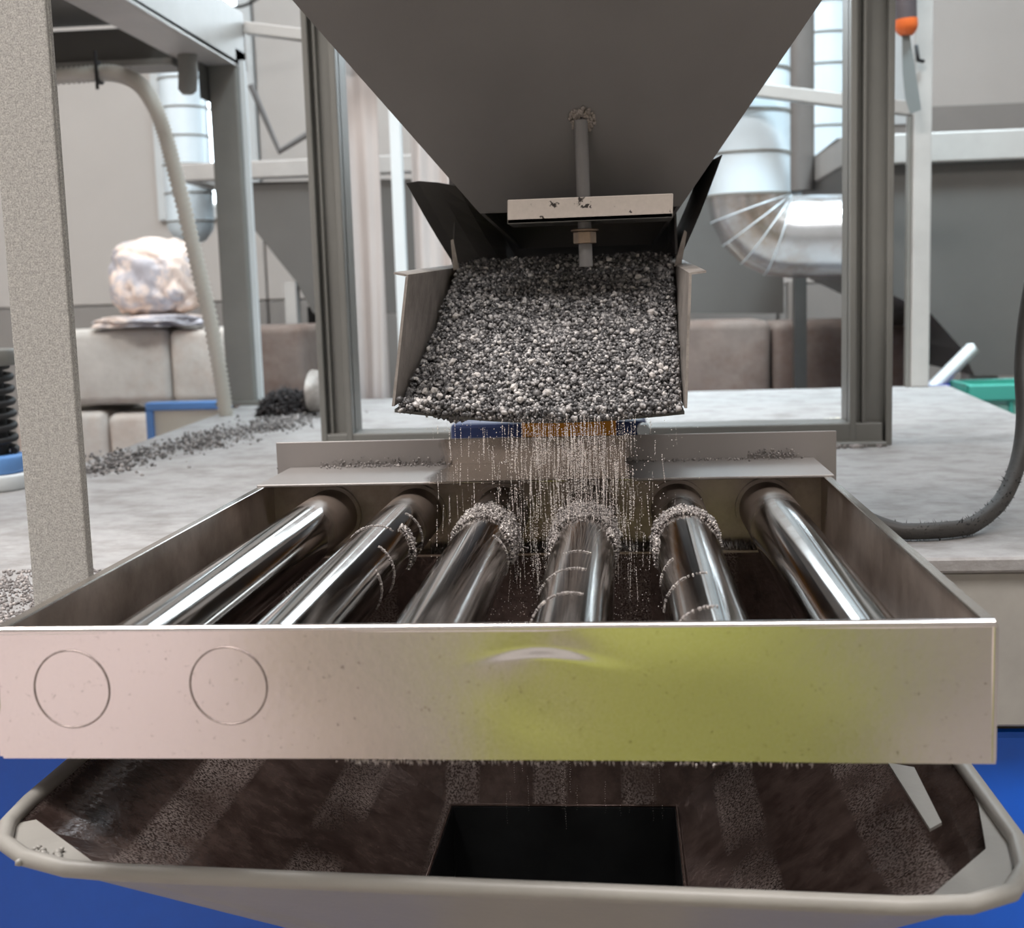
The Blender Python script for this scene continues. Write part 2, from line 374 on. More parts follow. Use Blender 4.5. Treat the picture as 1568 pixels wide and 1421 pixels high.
# ------------------------------------------------------------------ deck and machine body
DZ = .90
dk = thing('machine_deck', 'dusty grey steel machine deck behind the magnetic grate', 'platform', (0, .975, DZ - .135))
top = [(-.86, .975), (.60, .975), (.61, 2.0), (.665, 2.68), (-.80, 2.68), (-.735, 1.62), (-.86, 1.56)]
MB().add([(x, y, DZ - .012) for x, y in top] + [(x, y, DZ) for x, y in top],
         [tuple(range(7))[::-1], tuple(range(7, 14))] + [(i, (i + 1) % 7, (i + 1) % 7 + 7, i + 7) for i in range(7)]).build('top_plate', M['deck_dust'], dk, bevel=.002, bseg=1)
MB().box(-.735, .595, .98, 1.0, DZ - .135, DZ - .012).build('front_apron', M['deck_side'], dk, bevel=.002, bseg=1)
for xa, xb in ((-.73, -.715), (.58, .595)): MB().box(xa, xb, 1.0, 2.6, DZ - .135, DZ - .012).build('side_apron', M['deck_side'], dk)
MB().box(-.74, -.29, .62, .974, DZ - .02, DZ).build('side_ledge', M['deck_dust'], dk, bevel=.002, bseg=1)
for xa in (-.70, -.45): MB().box(xa, xa + .03, .70, .98, DZ - .06, DZ - .02).build('ledge_bracket', M['deck_side'], dk)
bl = thing('machine_housing', 'blue painted machine housing under the deck', 'machine', (0, 1.0, 0))
MB().box(-.86, .56, 1.0, 2.55, 0, DZ - .145).build('blue_panel', M['blue_paint'], bl, bevel=.006)
MB().box(-.71, .55, 1.005, 2.55, DZ - .145, DZ - .135).build('gap_strip', M['black'], bl)  # black strip in place of the dark gap under the deck

# ------------------------------------------------------------------ magnetic grate
GX0, GX1, GY0, GY1, GT, GB = -.2720, .1475, .51, .955, .9715, .915
g = thing('magnetic_grate', 'stainless steel magnetic grate drawer with six polished tubes', 'magnetic separator', (-.06, .72, .915))
# front plate with a creased dent
nx, nz = 200, 44; V = []; 
def plate_y(x, z):
    d = 0
    u = (x + .036) / .019; w = (z - (.9580 + .0030 * math.cos((x + .036) * 75))) / .0026
    d += .0013 * math.exp(-u * u) * math.tanh(w * 1.3) * math.exp(-abs(w) * .35)
    u = (x + .034) / .020; w = (z - .935) / .016
    d += .0005 * math.exp(-u * u - w * w)
    d += .0004 * math.sin(x * 34 + 1) * math.sin(z * 70)
    return d
for j in range(nz + 1):
    for i in range(nx + 1):
        x = GX0 + (GX1 - GX0) * i / nx; zb = .9165 - .003 * i / nx
        z = zb + (GT - zb) * j / nz
        V.append((x, GY0 + plate_y(x, z), z))
Fc = [(j * (nx + 1) + i, j * (nx + 1) + i + 1, (j + 1) * (nx + 1) + i + 1, (j + 1) * (nx + 1) + i) for j in range(nz) for i in range(nx)]
fp = MB().add(V, Fc, True)
fp.box(GX0, GX1, GY0 + .0025, GY0 + .0045, GB - .0005, GT - .001)
# folded top lip, bottom lip and side returns
fp.tube([(GX0 + .001, GY0 + .0022, GT - .0003), (GX1 - .001, GY0 + .0022, GT - .0003)], .0022, 12)
fp.tube([(GX1 - .0012, GY0 + .0015, GT - .001), (GX1 - .0012, GY0 + .0015, .9145)], .0018, 10)
fp.tube([(GX0 + .0012, GY0 + .0015, GT - .001), (GX0 + .0012, GY0 + .0015, .9172)], .0018, 10)
fp.build('front_plate', M['front_steel'], g)
for cx_, cz_, r in ((110, 1055, .0166), (350, 1050, .0166)):
    c = P(cx_, cz_, GY0)
    b = MB(); ring = [(c.x + r * math.cos(t), GY0 + plate_y(c.x + r * math.cos(t), c.z + r * 1.02 * math.sin(t)) - .00015, c.z + r * 1.02 * math.sin(t)) for t in np.linspace(0, 2 * PI, 49)[:-1]]
    b.tube(ring, .00042, 6, closed=True)
    b.build('weld_ring', M['ring_mark'], g)
for x, s in ((GX0, 1), (GX1, -1)):
    b = MB(); lo, hi = sorted((x, x + s * .002))
    b.box(lo, hi, GY0 + .0045, GY1, GB, GT)
    lo2, hi2 = sorted((x, x + s * .0055)); MB().box(lo2, hi2, GY0 + .0045, .918, GT, GT + .0012).build('top_lip', M['stainless'], g, bevel=.0004, bseg=1)
    lo, hi = sorted((x + s * .002, x + s * .012))
    b.box(lo, hi, GY0 + .0045, GY1, GB, GB + .0015)
    b.build('side_plate', M['inner_steel'], g)
b = MB().box(GX0 + .002, GX1 - .002, GY1 - .002, GY1, GB, GT)
b.box(GX0 + .012, GX1 - .012, GY1 - .022, GY1 - .002, GB, GB + .0016)
b.build('rear_plate', M['inner_steel'], g)
# rear flange: ledge over the grate and an upright strip behind it
fl = MB().box(GX0 - .001, GX1 + .002, .918, 1.016, GT + .0005, GT + .0025).build('rear_flange', M['strip_steel'], g, bevel=.0005, bseg=1)
MB().box(-.284, .167, 1.016, 1.0185, GT - .04, GT + .0232).build('upright_strip', M['strip_steel'], g, bevel=.0005, bseg=1)
MB().box(GX0, GX1, GY0 + .01, GY0 + .013, GB, GB + .01).build('front_rail', M['inner_steel'], g)
# tubes
TR, TZ, TP, TCX = .0202, .9448, .066, -.06
tubes = []
for i in range(6):
    x = TCX + (i - 2.5) * TP
    tb = MB().tube([(x, y, TZ) for y in np.linspace(GY0 + .0045, GY1 - .002, 12)], TR, 64).build('magnet_tube', M['tube_steel'], g)
    MB().tube([(x, GY1 - .006, TZ), (x, GY1 - .002, TZ)], TR + .0028, 40).build('weld_collar', M['inner_steel'], tb)
    tubes.append(x)

# iron filings held on the tubes
def on_tube(x, y, a, h=0): return np.stack([x + (TR + h) * np.sin(a), y, TZ + (TR + h) * np.cos(a)], 1)
def collar(x, y0, y1, a0, a1, n, L, skew=0.):
    y = rng.uniform(y0, y1, n); a = rng.uniform(a0, a1, n); y = y + skew * a * a
    p = on_tube(x, y, a, -.0006); l = rng.uniform(.25, 1, n) ** 1.5 * L
    d = np.stack([np.sin(a), rng.normal(0, .55, n), np.cos(a)], 1) + rng.normal(0, .35, (n, 3)); d /= np.linalg.norm(d, axis=1)[:, None]
    k = n // 3; s = spikes(p[:k], p[:k] + d[:k] * l[:k, None] * .75, rng.uniform(.0003, .0007, k))
    lump = .5 + .5 * np.sin(a * 9 + x * 300) * np.sin(y * 420 + a * 3); hgt = rng.random(n) * L * .42 * (.35 + lump)
    gq = grains(on_tube(x, y, a, hgt), rng.uniform(.0004, .0012, n) * (1 + .6 * (rng.random(n) < .15)), 'oct')
    return [s, gq]
def ring(x, y, a0, a1, n, L, skew=0.):
    a = rng.uniform(a0, a1, n); yy = y + rng.normal(0, .0007, n) + skew * a * a
    return [grains(on_tube(x, yy, a, .0002), rng.uniform(.0003, .00075, n), 'oct')]
fil = [
    (2, collar(tubes[2], .815, .848, -1.4, 1.9, 3600, .0065) + collar(tubes[2], .828, .848, -.6, .9, 600, .010) + collar(tubes[2], .80, .815, .7, 2.0, 700, .004) + ring(tubes[2], .77, .6, 2, 200, .002) + collar(tubes[2], .838, .85, -.35, .25, 260, .010),
     'spiky collar of iron filings on the tube third from the left'),
    (3, collar(tubes[3], .81, .85, -1.6, 1.7, 4200, .0075) + collar(tubes[3], .825, .848, -.9, .9, 900, .012) + collar(tubes[3], .79, .81, .9, 1.9, 700, .004) + collar(tubes[3], .79, .81, -1.9, -1.0, 500, .004)
     + ring(tubes[3], .70, -.4, .4, 40, .002) + ring(tubes[3], .655, -1.3, .3, 90, .002) + ring(tubes[3], .60, -1.4, .3, 110, .002) + ring(tubes[3], .55, -1.5, -.6, 70, .002),
     'thick grey collar of iron filings on the tube under the main stream'),
    (4, collar(tubes[4], .815, .838, -1.7, 1.7, 2600, .006) + collar(tubes[4], .78, .815, -2, -1.2, 600, .004) + ring(tubes[4], .70, -1.6, -.7, 70, .002)
     + ring(tubes[4], .64, -1.6, .1, 100, .002) + ring(tubes[4], .57, -1.2, .1, 90, .002),
     'ring of iron filings on the tube second from the right'),
    (1, collar(tubes[1], .805, .815, .7, 2.2, 420, .004) + ring(tubes[1], .79, -.9, .6, 160, .002) + ring(tubes[1], .74, 0.6, 2.2, 240, .002) + ring(tubes[1], .70, 1, 2.2, 160, .002) + ring(tubes[1], .85, .5, 2.1, 200, .002),
     'thin broken rings of iron filings on the tube second from the left'),
]
for i, parts, lab in fil:
    v, f = join(parts); tag(np_mesh('iron_filings', v, f, M['filings']), lab, 'filings', kind='stuff')
# filings along the rear lip between tubes
n = 2200; x = np.concatenate([rng.uniform(-.19, .12, n)]); keep = np.min(np.abs(x[:, None] - np.array(tubes)[None]), 1) > .010
x = x[keep]; n = len(x); p = np.stack([x, rng.uniform(GY1 - .021, GY1 - .003, n), np.full(n, GB + .002)], 1)
q = p + np.stack([rng.normal(0, .001, n), rng.normal(0, .001, n), rng.uniform(.001, .007, n)], 1)
v, f = spikes(p, q, rng.uniform(.0003, .0008, n)); tag(np_mesh('iron_filings', v, f, M['filings']), 'fuzzy strip of iron filings along the rear lip of the grate', 'filings', kind='stuff')
# filings hanging below the front plate
n = 240; x = np.where(rng.random(n) < .25, rng.normal(-.105, .012, n), rng.uniform(-.12, .075, n)); p = np.stack([x, np.full(n, GY0 + .002) + rng.uniform(-.0015, .002, n), .9150 - .0025 * (x + .267) / .41], 1)
q = p + np.stack([rng.normal(0, .0004, n), rng.normal(0, .0004, n), -rng.uniform(.0005, .0026, n)], 1)
v, f = spikes(p, q, rng.uniform(.0002, .0005, n)); tag(np_mesh('iron_filings', v, f, M['falling']), 'tiny filings hanging under the bottom edge of the front plate', 'filings', kind='stuff')
# dust lumps on the flange
n = 620; x = np.concatenate([rng.normal(-.20, .022, 150), rng.uniform(-.24, -.14, 150), rng.normal(.118, .010, 120), rng.uniform(.0, .135, 200)])
z = GT + .0035 + np.abs(rng.normal(0, .0028, n)) * (np.abs(x - .118) < .02) + np.abs(rng.normal(0, .0022, n)) * (x < -.1) * (rng.random(n) < .5)
y = np.where(z > GT + .004, 1.0150, 1.013 - np.abs(rng.normal(0, .006, n)))
v, f = grains(np.stack([x, y, z], 1), rng.uniform(.0004, .0012, n), 'oct'); tag(np_mesh('dust', v, f, M['dust_pile']), 'grey dust lumps lying on the rear flange of the grate', 'dust', kind='stuff')

# ------------------------------------------------------------------ catch hopper under the grate
ch = thing('catch_hopper', 'grey painted catch hopper with a rolled rim below the grate', 'hopper', (-.06, .75, .763))
def rz(x): return .85
rim = [(-.319, .965), (-.3175, .62), (-.315, .592), (-.306, .570), (-.287, .5535), (-.262, .5425), (-.235, .5385), (.112, .5145), (.140, .5165), (.160, .528), (.172, .549), (.178, .580), (.1785, .965)]
b = MB().tube([(x, y, rz(x)) for x, y in rim], .0042, 14); b.build('rolled_rim', M['catch_paint'], ch)
OX0, OX1, OY0, OY1, OZ = -.1346, .0335, .74, .905, .73
rimi = [(x, y, rz(x) - .002) for x, y in rim]
out = []
for q, (x, y, z) in enumerate(rimi):      # matching foot of the wall on the outlet
    out.append((min(max(x, OX0), OX1), OY1 if q in (0, len(rimi) - 1) else OY0, OZ))
n = len(rimi)
ctr = Vector((-.06, .76, .9))
inner = [tuple(Vector(p) + Vector((.0015 * (1 if p[0] < -.05 else -1), .002 if p[1] < .6 else 0, .001))) for p in rimi]
b = MB()
b.add(inner + out, [(i, i + 1, i + 1 + n, i + n) for i in range(n - 1)])
b.add([rimi[0], rimi[-1], (OX1, OY1, OZ), (OX0, OY1, OZ)], [(0, 1, 2, 3)])
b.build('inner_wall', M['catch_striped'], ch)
lo = [(x, y - .002, z - .003) if rim[q][1] > .56 else (min(max(x, -.05), .0), .70, .70) for q, (x, y, z) in enumerate(out)]
b = MB()
b.add(rimi + lo, [(i, i + n, i + 1 + n, i + 1) for i in range(n - 1)]); b.build('outer_wall', M['catch_paint'], ch)
b = MB(); e = .002
for x0, x1, y0, y1 in ((OX0 - e, OX0, OY0 - e, OY1 + e), (OX1, OX1 + e, OY0 - e, OY1 + e), (OX0, OX1, OY0 - e, OY0), (OX0, OX1, OY1, OY1 + e)): b.box(x0, x1, y0, y1, .40, OZ + .0005)
b.build('outlet_chute', M['catch_paint'], ch)
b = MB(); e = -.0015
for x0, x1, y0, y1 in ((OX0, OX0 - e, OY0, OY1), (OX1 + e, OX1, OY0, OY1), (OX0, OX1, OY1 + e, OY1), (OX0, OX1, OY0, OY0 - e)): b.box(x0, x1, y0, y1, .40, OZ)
b.box(OX0, OX1, OY0, OY1, .398, .40); b.build('outlet_dark_faces', M['recess_dark'], ch)  # inner faces coloured near black in place of shade in the outlet
MB().tube([(OX0, OY0, OZ + .001), (OX0, OY1, OZ + .001), (OX1, OY1, OZ + .001), (OX1, OY0, OZ + .001)], .0012, 8).build('outlet_seam', M['catch_inner'], ch)
# corner gussets just under the rim
def flat(pts, name):
    MB().sheet([(p.x, p.y, rz(p.x) - .002) for p in pts], .0015, (0, 0, -1)).build(name, M['catch_paint'], ch)
zl, zr = .849, .849
flat([PZ(4, 1262, zl), PZ(55, 1252, zl), PZ(145, 1330, zl - .004), PZ(60, 1325, zl), PZ(8, 1295, zl)], 'corner_gusset')
flat([PZ(1476, 1180, zr), PZ(1498, 1228, zr), PZ(1510, 1296, zr), PZ(1412, 1380, zr), PZ(1500, 1386, zr), PZ(1546, 1340, zr), PZ(1556, 1308, zr)], 'corner_gusset')
flat([PZ(1360, 1165, zr), PZ(1400, 1172, zr), PZ(1442, 1256, zr), PZ(1424, 1266, zr)], 'inner_tab')
MB().box(-.316, .177, .9655, .9685, .845, .911).build('gap_darkener', M['catch_striped'], ch)  # dark plate added so the gaps between the tubes stay dark
MB().box(-.12, .02, .91, 1.0, .50, .60).build('mounting_arm', M['catch_paint'], ch)
n = 60; c = np.array([PZ(rng.uniform(25, 95), rng.uniform(1300, 1322), zl) for _ in range(n)]); c[:, 2] = zl + .0005
v, f = grains(c, rng.uniform(.0006, .0022, n)); tag(np_mesh('paint_crumbs', v, f, M['catch_paint']), 'grey crumbs on the left corner of the catch hopper rim', 'crumbs', kind='stuff')

# ------------------------------------------------------------------ feeder trough
TY0, TY1 = .83, 1.24
tr = thing('feeder_trough', 'open grey sheet metal feeder trough full of dark granules', 'trough', (-.05, .83, 1.03))
LB, LT, LK = P(604, 622, TY0), P(625, 424, TY0), P(695, 412, 1.06)
RB, RT, RK = P(1048, 625, TY0), P(1055, 421, TY0), P(1032, 404, 1.06)
LBk = Vector((LB.x, TY1, LB.z + .012)); RBk = Vector((RB.x, TY1, RB.z + .012))
LTk = Vector((LK.x - .002, TY1, LK.z + .006)); RTk = Vector((RK.x + .002, TY1, RK.z + .006))
MB().sheet([LB, LT, LTk, LBk], .0018, (-1, 0, 0)).build('side_wall', M['dusty_steel'], tr)
MB().sheet([RB, RT, RTk, RBk], .0018, (1, 0, 0)).build('side_wall', M['dusty_steel'], tr)
b = MB(); k = 12; fr = []; bk = []
for i in range(k + 1):
    u = i / k; sag = -.0065 * math.sin(PI * u) - .002
    fr.append(LB.lerp(RB, u) + Vector((0, 0, sag))); bk.append(LBk.lerp(RBk, u) + Vector((0, 0, sag)))
vs = fr + bk + [q - Vector((0, 0, .002)) for q in fr + bk]; m2 = 2 * (k + 1)
fs = []
for i in range(k):
    fs += [(i, i + 1, i + k + 2, i + k + 1), (i + m2, i + k + 1 + m2, i + k + 2 + m2, i + 1 + m2), (i, i + m2, i + 1 + m2, i + 1)]
b.add(vs, fs); b.build('floor_pan', M['dark_steel'], tr)
MB().sheet([LT, LT + Vector((-.0095, 0, .002)), LTk + Vector((-.010, 0, .002)), LTk], .0014, (0, 0, 1)).build('side_flange', M['dusty_steel'], tr)
MB().sheet([RT, RT + Vector((.0110, 0, .001)), RTk + Vector((.012, 0, .001)), RTk], .0014, (0, 0, 1)).build('side_flange', M['dusty_steel'], tr)
MB().sheet([LBk + Vector((-.012, 0, 0)), RBk + Vector((.014, 0, 0)), RBk + Vector((.014, 0, .21)), LBk + Vector((-.012, 0, .21))], .002, (0, 1, 0)).build('rear_wall', M['hopper_paint'], tr)  # high closure added so the space above the heap stays dark
for q, nx_ in ((LTk, -1), (RTk, 1)): MB().sheet([Vector((q.x, 1.075, q.z)), Vector((q.x, TY1, q.z)), Vector((q.x, TY1, q.z + .07)), Vector((q.x, 1.11, q.z + .07))], .002, (nx_, 0, 0)).build('cheek_plate', M['hopper_paint'], tr)
def wing(name, outer, inner, parent, m):
    """curved sheet lofted from an outer edge curve to an inner edge curve"""
    b = MB(); A = []; k = len(outer); rows = 7
    for j in range(rows):
        t = j / (rows - 1)
        for i in range(k):
            p = outer[i].lerp(inner[i], t); p = p + Vector((0, .012 * math.sin(PI * t), -.004 * math.sin(PI * t))); A.append(p)
    off = Vector((.0, .0016, .0006)); B = [p + off for p in A]; nA = len(A); fs = []
    for j in range(rows - 1):
        for i in range(k - 1):
            a = j * k + i; fs += [(a, a + k, a + k + 1, a + 1), (a + nA, a + 1 + nA, a + k + 1 + nA, a + k + nA)]
    for j in range(rows - 1):
        a = j * k; fs.append((a, a + nA, a + k + nA, a + k)); a += k - 1; fs.append((a, a + k, a + k + nA, a + nA))
    for i in range(k - 1):
        fs.append((i, i + 1, i + 1 + nA, i + nA)); a = (rows - 1) * k + i; fs.append((a, a + nA, a + 1 + nA, a + 1))
    b.add(A + B, fs, False); return b.build(name, m, parent)
wing('guide_wing', [P(622, 281, 1.045), P(640, 278, 1.06), P(668, 280, 1.075), P(700, 285, 1.09), P(735, 296, 1.11)],
     [P(692, 400, 1.055), P(712, 406, 1.075), P(745, 410, 1.10), P(775, 412, 1.14), P(800, 410, 1.20)], tr, M['hopper_paint'])
wing('guide_wing', [P(1106, 238, 1.045), P(1100, 241, 1.06), P(1092, 245, 1.08), P(1076, 252, 1.15)],
     [P(1043, 392, 1.055), P(1036, 391, 1.07), P(1028, 400, 1.08), P(1010, 405, 1.15)], tr, M['hopper_paint'])
MB().sheet([P(690, 368, 1.05), P(694, 366, 1.05), P(703, 412, 1.05), P(694, 414, 1.05)], .002, (0, 1, 0)).build('wing_lug', M['dusty_steel'], tr)
MB().sheet([P(1048, 352, 1.05), P(1052, 356, 1.05), P(1043, 408, 1.05), P(1032, 408, 1.05)], .002, (0, 1, 0)).build('wing_lug', M['dusty_steel'], tr)

# granule heap
def heap_z(x, y):
    u = (x - LB.x) / (RB.x - LB.x); t = np.clip((y - TY0) / .24, 0, 1.4)
    z = 1.0365 + .098 * np.minimum(t, 1.0) + .010 * np.sin(PI * np.clip(u, 0, 1)) * (1 - t) * 0 - .004 * np.sin(PI * np.clip(u, 0, 1)) * (t < .15) * (1 - t / .15)
    z = z - .010 * np.exp(-u / .10) * np.clip(t * 3, 0, 1) * (1 - np.clip(t, 0, 1) * .6)
    z = z + .0025 * np.sin(x * 90 + y * 40) * np.sin(y * 70)
    z = z + .004 * (t > .60) * np.clip((t - .60) / .06, 0, 1)
    return z
def side_x(y, z):
    tt = (y - TY0) / (1.06 - TY0); hz = (z - LB.z) / (LT.z - LB.z)
    l = LB.x + (LT.x - LB.x) * hz * (1 - tt) + (LK.x - LB.x) * hz * tt; r = RB.x + (RT.x - RB.x) * hz * (1 - tt) + (RK.x - RB.x) * hz * tt
    return l, r
n = 30000
y = TY0 + (1.11 - TY0) * rng.random(n) ** .95 + .001; u = rng.random(n)
z0 = heap_z(LB.x + (RB.x - LB.x) * u, y); l, r = side_x(y, z0)
x = l + .0025 + (r - l - .005) * u
rad = rng.uniform(.0009, .0020, n) * (1 + .35 * (rng.random(n) < .12))
z = heap_z(x, y) - rng.random(n) ** .8 * .006
S = rad[:, None] * rng.uniform(.55, 1.3, (n, 3))
pv, pf = grains(np.stack([x, y, z], 1), S, jit=.40)
# front lip row, grains sitting on the pan edge
n2 = 1100; u = rng.random(n2); x = LB.x + .003 + (RB.x - LB.x - .006) * u
z = LB.z + (RB.z - LB.z) * u - .0065 * np.sin(PI * u) + rng.uniform(-.0022, .0055, n2)
lv, lf = grains(np.stack([x, TY0 + rng.uniform(-.0030, .003, n2), z], 1), rng.uniform(.0010, .0022, n2)[:, None] * rng.uniform(.55, 1.3, (n2, 3)))
gx, gy = 20, 30; bedv = []
for j in range(gy + 1):
    for i in range(gx + 1):
        yy = TY0 + .003 + (1.2 - TY0) * j / gy; zz = float(heap_z(np.array(-.05), np.array(yy))) - .006
        l, r = side_x(min(yy, 1.06), zz); xx = l + .001 + (r - l - .002) * i / gx
        bedv.append((xx, yy, float(heap_z(np.array(xx), np.array(yy))) - .006))
bedf = []
for j in range(gy):
    for i in range(gx):
        a = j * (gx + 1) + i; bedf += [(a, a + 1, a + gx + 2), (a, a + gx + 2, a + gx + 1)]
v, f = join([(pv, pf), (lv, lf), (np.array(bedv), np.array(bedf))])
tag(np_mesh('gravel', v, f, M['slag']), 'heap of dark slag granules sliding down the feeder trough', 'gravel', kind='stuff')
# larger pale granules one can pick out
bmesh_ = None; protos = []
for k in range(6):
    v, f = grains(np.zeros((1, 3)), np.array([[1, .8, .75]]), jit=.3)
    me = bpy.data.meshes.new('granule'); me.from_pydata(v.tolist(), [], f.tolist()); me.materials.append(M['slag_pale']); protos.append(me)
n = 110; k = 0
while k < n:
    y = TY0 + (.25 if k > 60 else .10) * random.random() ** 1.3; u = random.random()
    if k < 40: u = u * .45
    zz = float(heap_z(np.array(LB.x + (RB.x - LB.x) * u), np.array(y))); l, r = side_x(y, zz); x = l + .004 + (r - l - .008) * u
    zz = float(heap_z(np.array(x), np.array(y))) + .0006
    o = bpy.data.objects.new('granule', protos[k % 6]); COL.objects.link(o); o.location = (x, y, zz)
    s = random.uniform(.0013, .0022) if k % 4 else random.uniform(.0022, .0034); o.scale = (s, s, s); o.rotation_euler = [random.uniform(0, 6) for _ in range(3)]
    tag(o, 'pale granule standing out on the dark slag heap in the trough', 'granule', 'pale granules on the slag heap'); k += 1

# falling stream: strings of small separate grains
C = []; Sg = []
def xs(px): return (px - 951) * .815 / 1950
for k in range(720):
    w = random.random()
    if w < .42: px = random.gauss(870, 42)
    elif w < .80: px = random.uniform(770, 970)
    elif w < .95: px = random.uniform(650, 1000)
    else: px = random.uniform(620, 1040)
    x = xs(px); y = random.gauss(.815, .010); dens = math.exp(-((px - 870) / 110) ** 2)
    z_hi = 1.030 - random.random() ** 1.2 * .10; L = random.uniform(.004, .020) * (1 + dens * .6)
    m_ = max(4, int(L / .00055)); dx = random.gauss(0, .05) + (px - 870) / 110 * .012
    sz = random.uniform(.00015, .00036)
    for q in range(m_):
        t = q / m_ * L
        if z_hi - t < .895: break
        C.append((x + dx * t + random.gauss(0, .00010), y + random.gauss(0, .0002), z_hi - t + random.gauss(0, .0005))); Sg.append(sz * random.uniform(.6, 1.4))
for k in range(2600):
    px = random.gauss(865, 75); C.append((xs(px), random.gauss(.82, .016), random.uniform(.86, 1.03))); Sg.append(random.uniform(.00018, .0005))
for k in range(60):      # below the grate
    px = random.uniform(760, 1000); x = xs(px); y = random.gauss(.78, .03); zt = random.uniform(.79, .90); L = random.uniform(.006, .03)
    for q in range(int(L / .0016)): C.append((x + random.gauss(0, .0002), y, zt - q * .0016)); Sg.append(random.uniform(.00012, .00026))
v, f = grains(np.array(C), np.array(Sg), 'oct', .2)
tag(np_mesh('falling_grains', v, f, M['falling']), 'curtain of fine grains falling from the trough lip onto the tubes', 'grains', kind='stuff')

# ------------------------------------------------------------------ feed hopper above the trough
fh = thing('feed_hopper', 'large grey steel feed hopper narrowing down to the trough', 'hopper', (-.03, 1.1, 1.15))
def hop(z):
    d = z - 1.15
    return (-.091 - .806 * d, .031 + .724 * d, 1.03 - .625 * d, 1.17 + .5 * d)
b = MB(); zs = [1.15, 1.5, 1.62]
rings = []
for z in zs:
    x0, x1, y0, y1 = hop(min(z, 1.5)); rings.append([(x0, y0, z), (x1, y0, z), (x1, y1, z), (x0, y1, z)])
h2 = hop(1.173); rings[0][0] = (h2[0], h2[2], 1.173); rings[0][1] = (h2[1], h2[2], 1.173)
vs = [p for r_ in rings for p in r_]; fs = []
for i in range(2):
    for k in range(4):
        a = i * 4 + k; c = i * 4 + (k + 1) % 4; fs += [(a, c, c + 4, a + 4)]
rin = [(p[0] + (.003 if p[0] < -.03 else -.003), p[1] + (.003 if p[1] < 1.1 else -.003), p[2]) for p in vs]
nn = len(vs); fs2 = [tuple(i + nn for i in q[::-1]) for q in fs]
lip = [(k, k + nn, (k + 1) % 4 + nn, (k + 1) % 4) for k in range(4)] + [(8 + k, 8 + (k + 1) % 4, 8 + (k + 1) % 4 + nn, 8 + k + nn) for k in range(4)]
b.add(vs + rin, fs + fs2 + lip); b.build('hopper_body', M['hopper_paint'], fh)
b = MB().box(-.37, .285, .81, 1.345, 1.62, 1.624); b.build('shade_lid', M['hopper_paint'], fh)  # unseen cover added to keep light out of the hopper mouth
# stiffening support arms out to the frame (above the picture)
for xa, xb in ((-.36, -.30), (.24, .29)): MB().box(xa, xb, .95, 1.78, 1.60, 1.64).build('support_arm', M['frame_paint'], fh)
BY = .962
A0, A1, A2, A3 = P(777, 343, BY), P(1030, 333, BY), P(1031, 296, BY), P(777, 306, BY)
gb = MB().sheet([A0, A1, A2, A3], .004, (0, 1, 0)).build('gate_bar', M['chipped_white'], fh, bevel=.0006, bseg=1)
MB().sheet([A0, A1, A1 + Vector((0, .05, 0)), A0 + Vector((0, .05, 0))], .003, (0, 0, 1)).build('gate_shelf', M['dark_steel'], fh)
rx = P(893, 260, .975).x; ry = .976
MB().cyl((rx - .001, ry, 1.236), (rx + .0005, ry, 1.128), .0052, 20).build('gate_rod', M['hopper_paint'], fh)
zn = P(896, 362, ry).z
b = MB(); hexp = lambda z: [(rx + .0088 * math.cos(k * PI / 3), ry + .0088 * math.sin(k * PI / 3), z) for k in range(6)]
b.add(hexp(zn - .0055) + hexp(zn + .0035), [(5, 4, 3, 2, 1, 0), (6, 7, 8, 9, 10, 11)] + [(k, (k + 1) % 6, (k + 1) % 6 + 6, k + 6) for k in range(6)])
b.cyl((rx, ry, zn + .0035), (rx, ry, zn + .0055), .0105, 24); b.build('hex_nut', M['bolt'], fh, bevel=.0005, bseg=1)
n = 160; a = rng.uniform(0, 2 * PI, n); rr = rng.uniform(.003, .0095, n)
zc = 1.236 + rr * np.sin(a) * .9; yc = 1.03 - .625 * (zc - 1.15) - .0005
v, f = grains(np.stack([rx + rr * np.cos(a), yc, zc], 1), rng.uniform(.001, .0022, n)); np_mesh('weld_bead', v, f, M['dusty_steel'], fh)

# feeder drive under the trough
fd = thing('feeder_drive', 'orange and blue vibrating drive under the feeder trough', 'motor', (-.04, 1.22, DZ))
a, c = P(800, 668, 1.2), P(943, 638, 1.2)
MB().box(a.x, c.x, 1.2, 1.30, a.z - .002, LB.z - .004).build('orange_plate', M['orange'], fd, bevel=.002)
a2, c2 = P(690, 668, 1.21), P(990, 645, 1.21)
MB().box(a2.x, c2.x, 1.21, 1.32, DZ, a.z + .012).build('blue_body', M['navy'], fd, bevel=.004)
c3 = P(985, 658, 1.2); MB().cyl((c3.x, 1.19, c3.z), (c3.x, 1.22, c3.z), .006, 20).build('white_knob', M['white_metal'], fd)

# ------------------------------------------------------------------ feeder frame
FY = 1.70
ff = thing('feeder_stand', 'grey channel steel frame standing on the deck behind the trough', 'stand', (-.04, FY, DZ))
def upright(x0, x1, s, name):
    """channel: web seen from the front, two flanges"""
    b = MB(); z0, z1 = DZ, 1.78
    b.box(x0, x1, FY + .004, FY + .012, z0, z1)
    b.box(x0, x0 + .008, FY - .012, FY + .055, z0, z1).box(x1 - .008, x1, FY - .012, FY + .055, z0, z1)
    w = (x1 - x0)
    b.box(x0 + w * .30, x0 + w * .38, FY - .006, FY + .004, z0, z1)
    return b.build(name, M['frame_paint'], ff, bevel=.0015, bseg=2)
xl0, xl1 = P(478, 330, FY).x, P(527, 330, FY).x
xr0, xr1 = P(1300, 330, FY).x, P(1366, 330, FY).x
upright(xl0, xl1, 1, 'upright'); upright(xr0, xr1, -1, 'upright')
zb0, zb1 = P(900, 680, FY).z, P(900, 654, FY).z
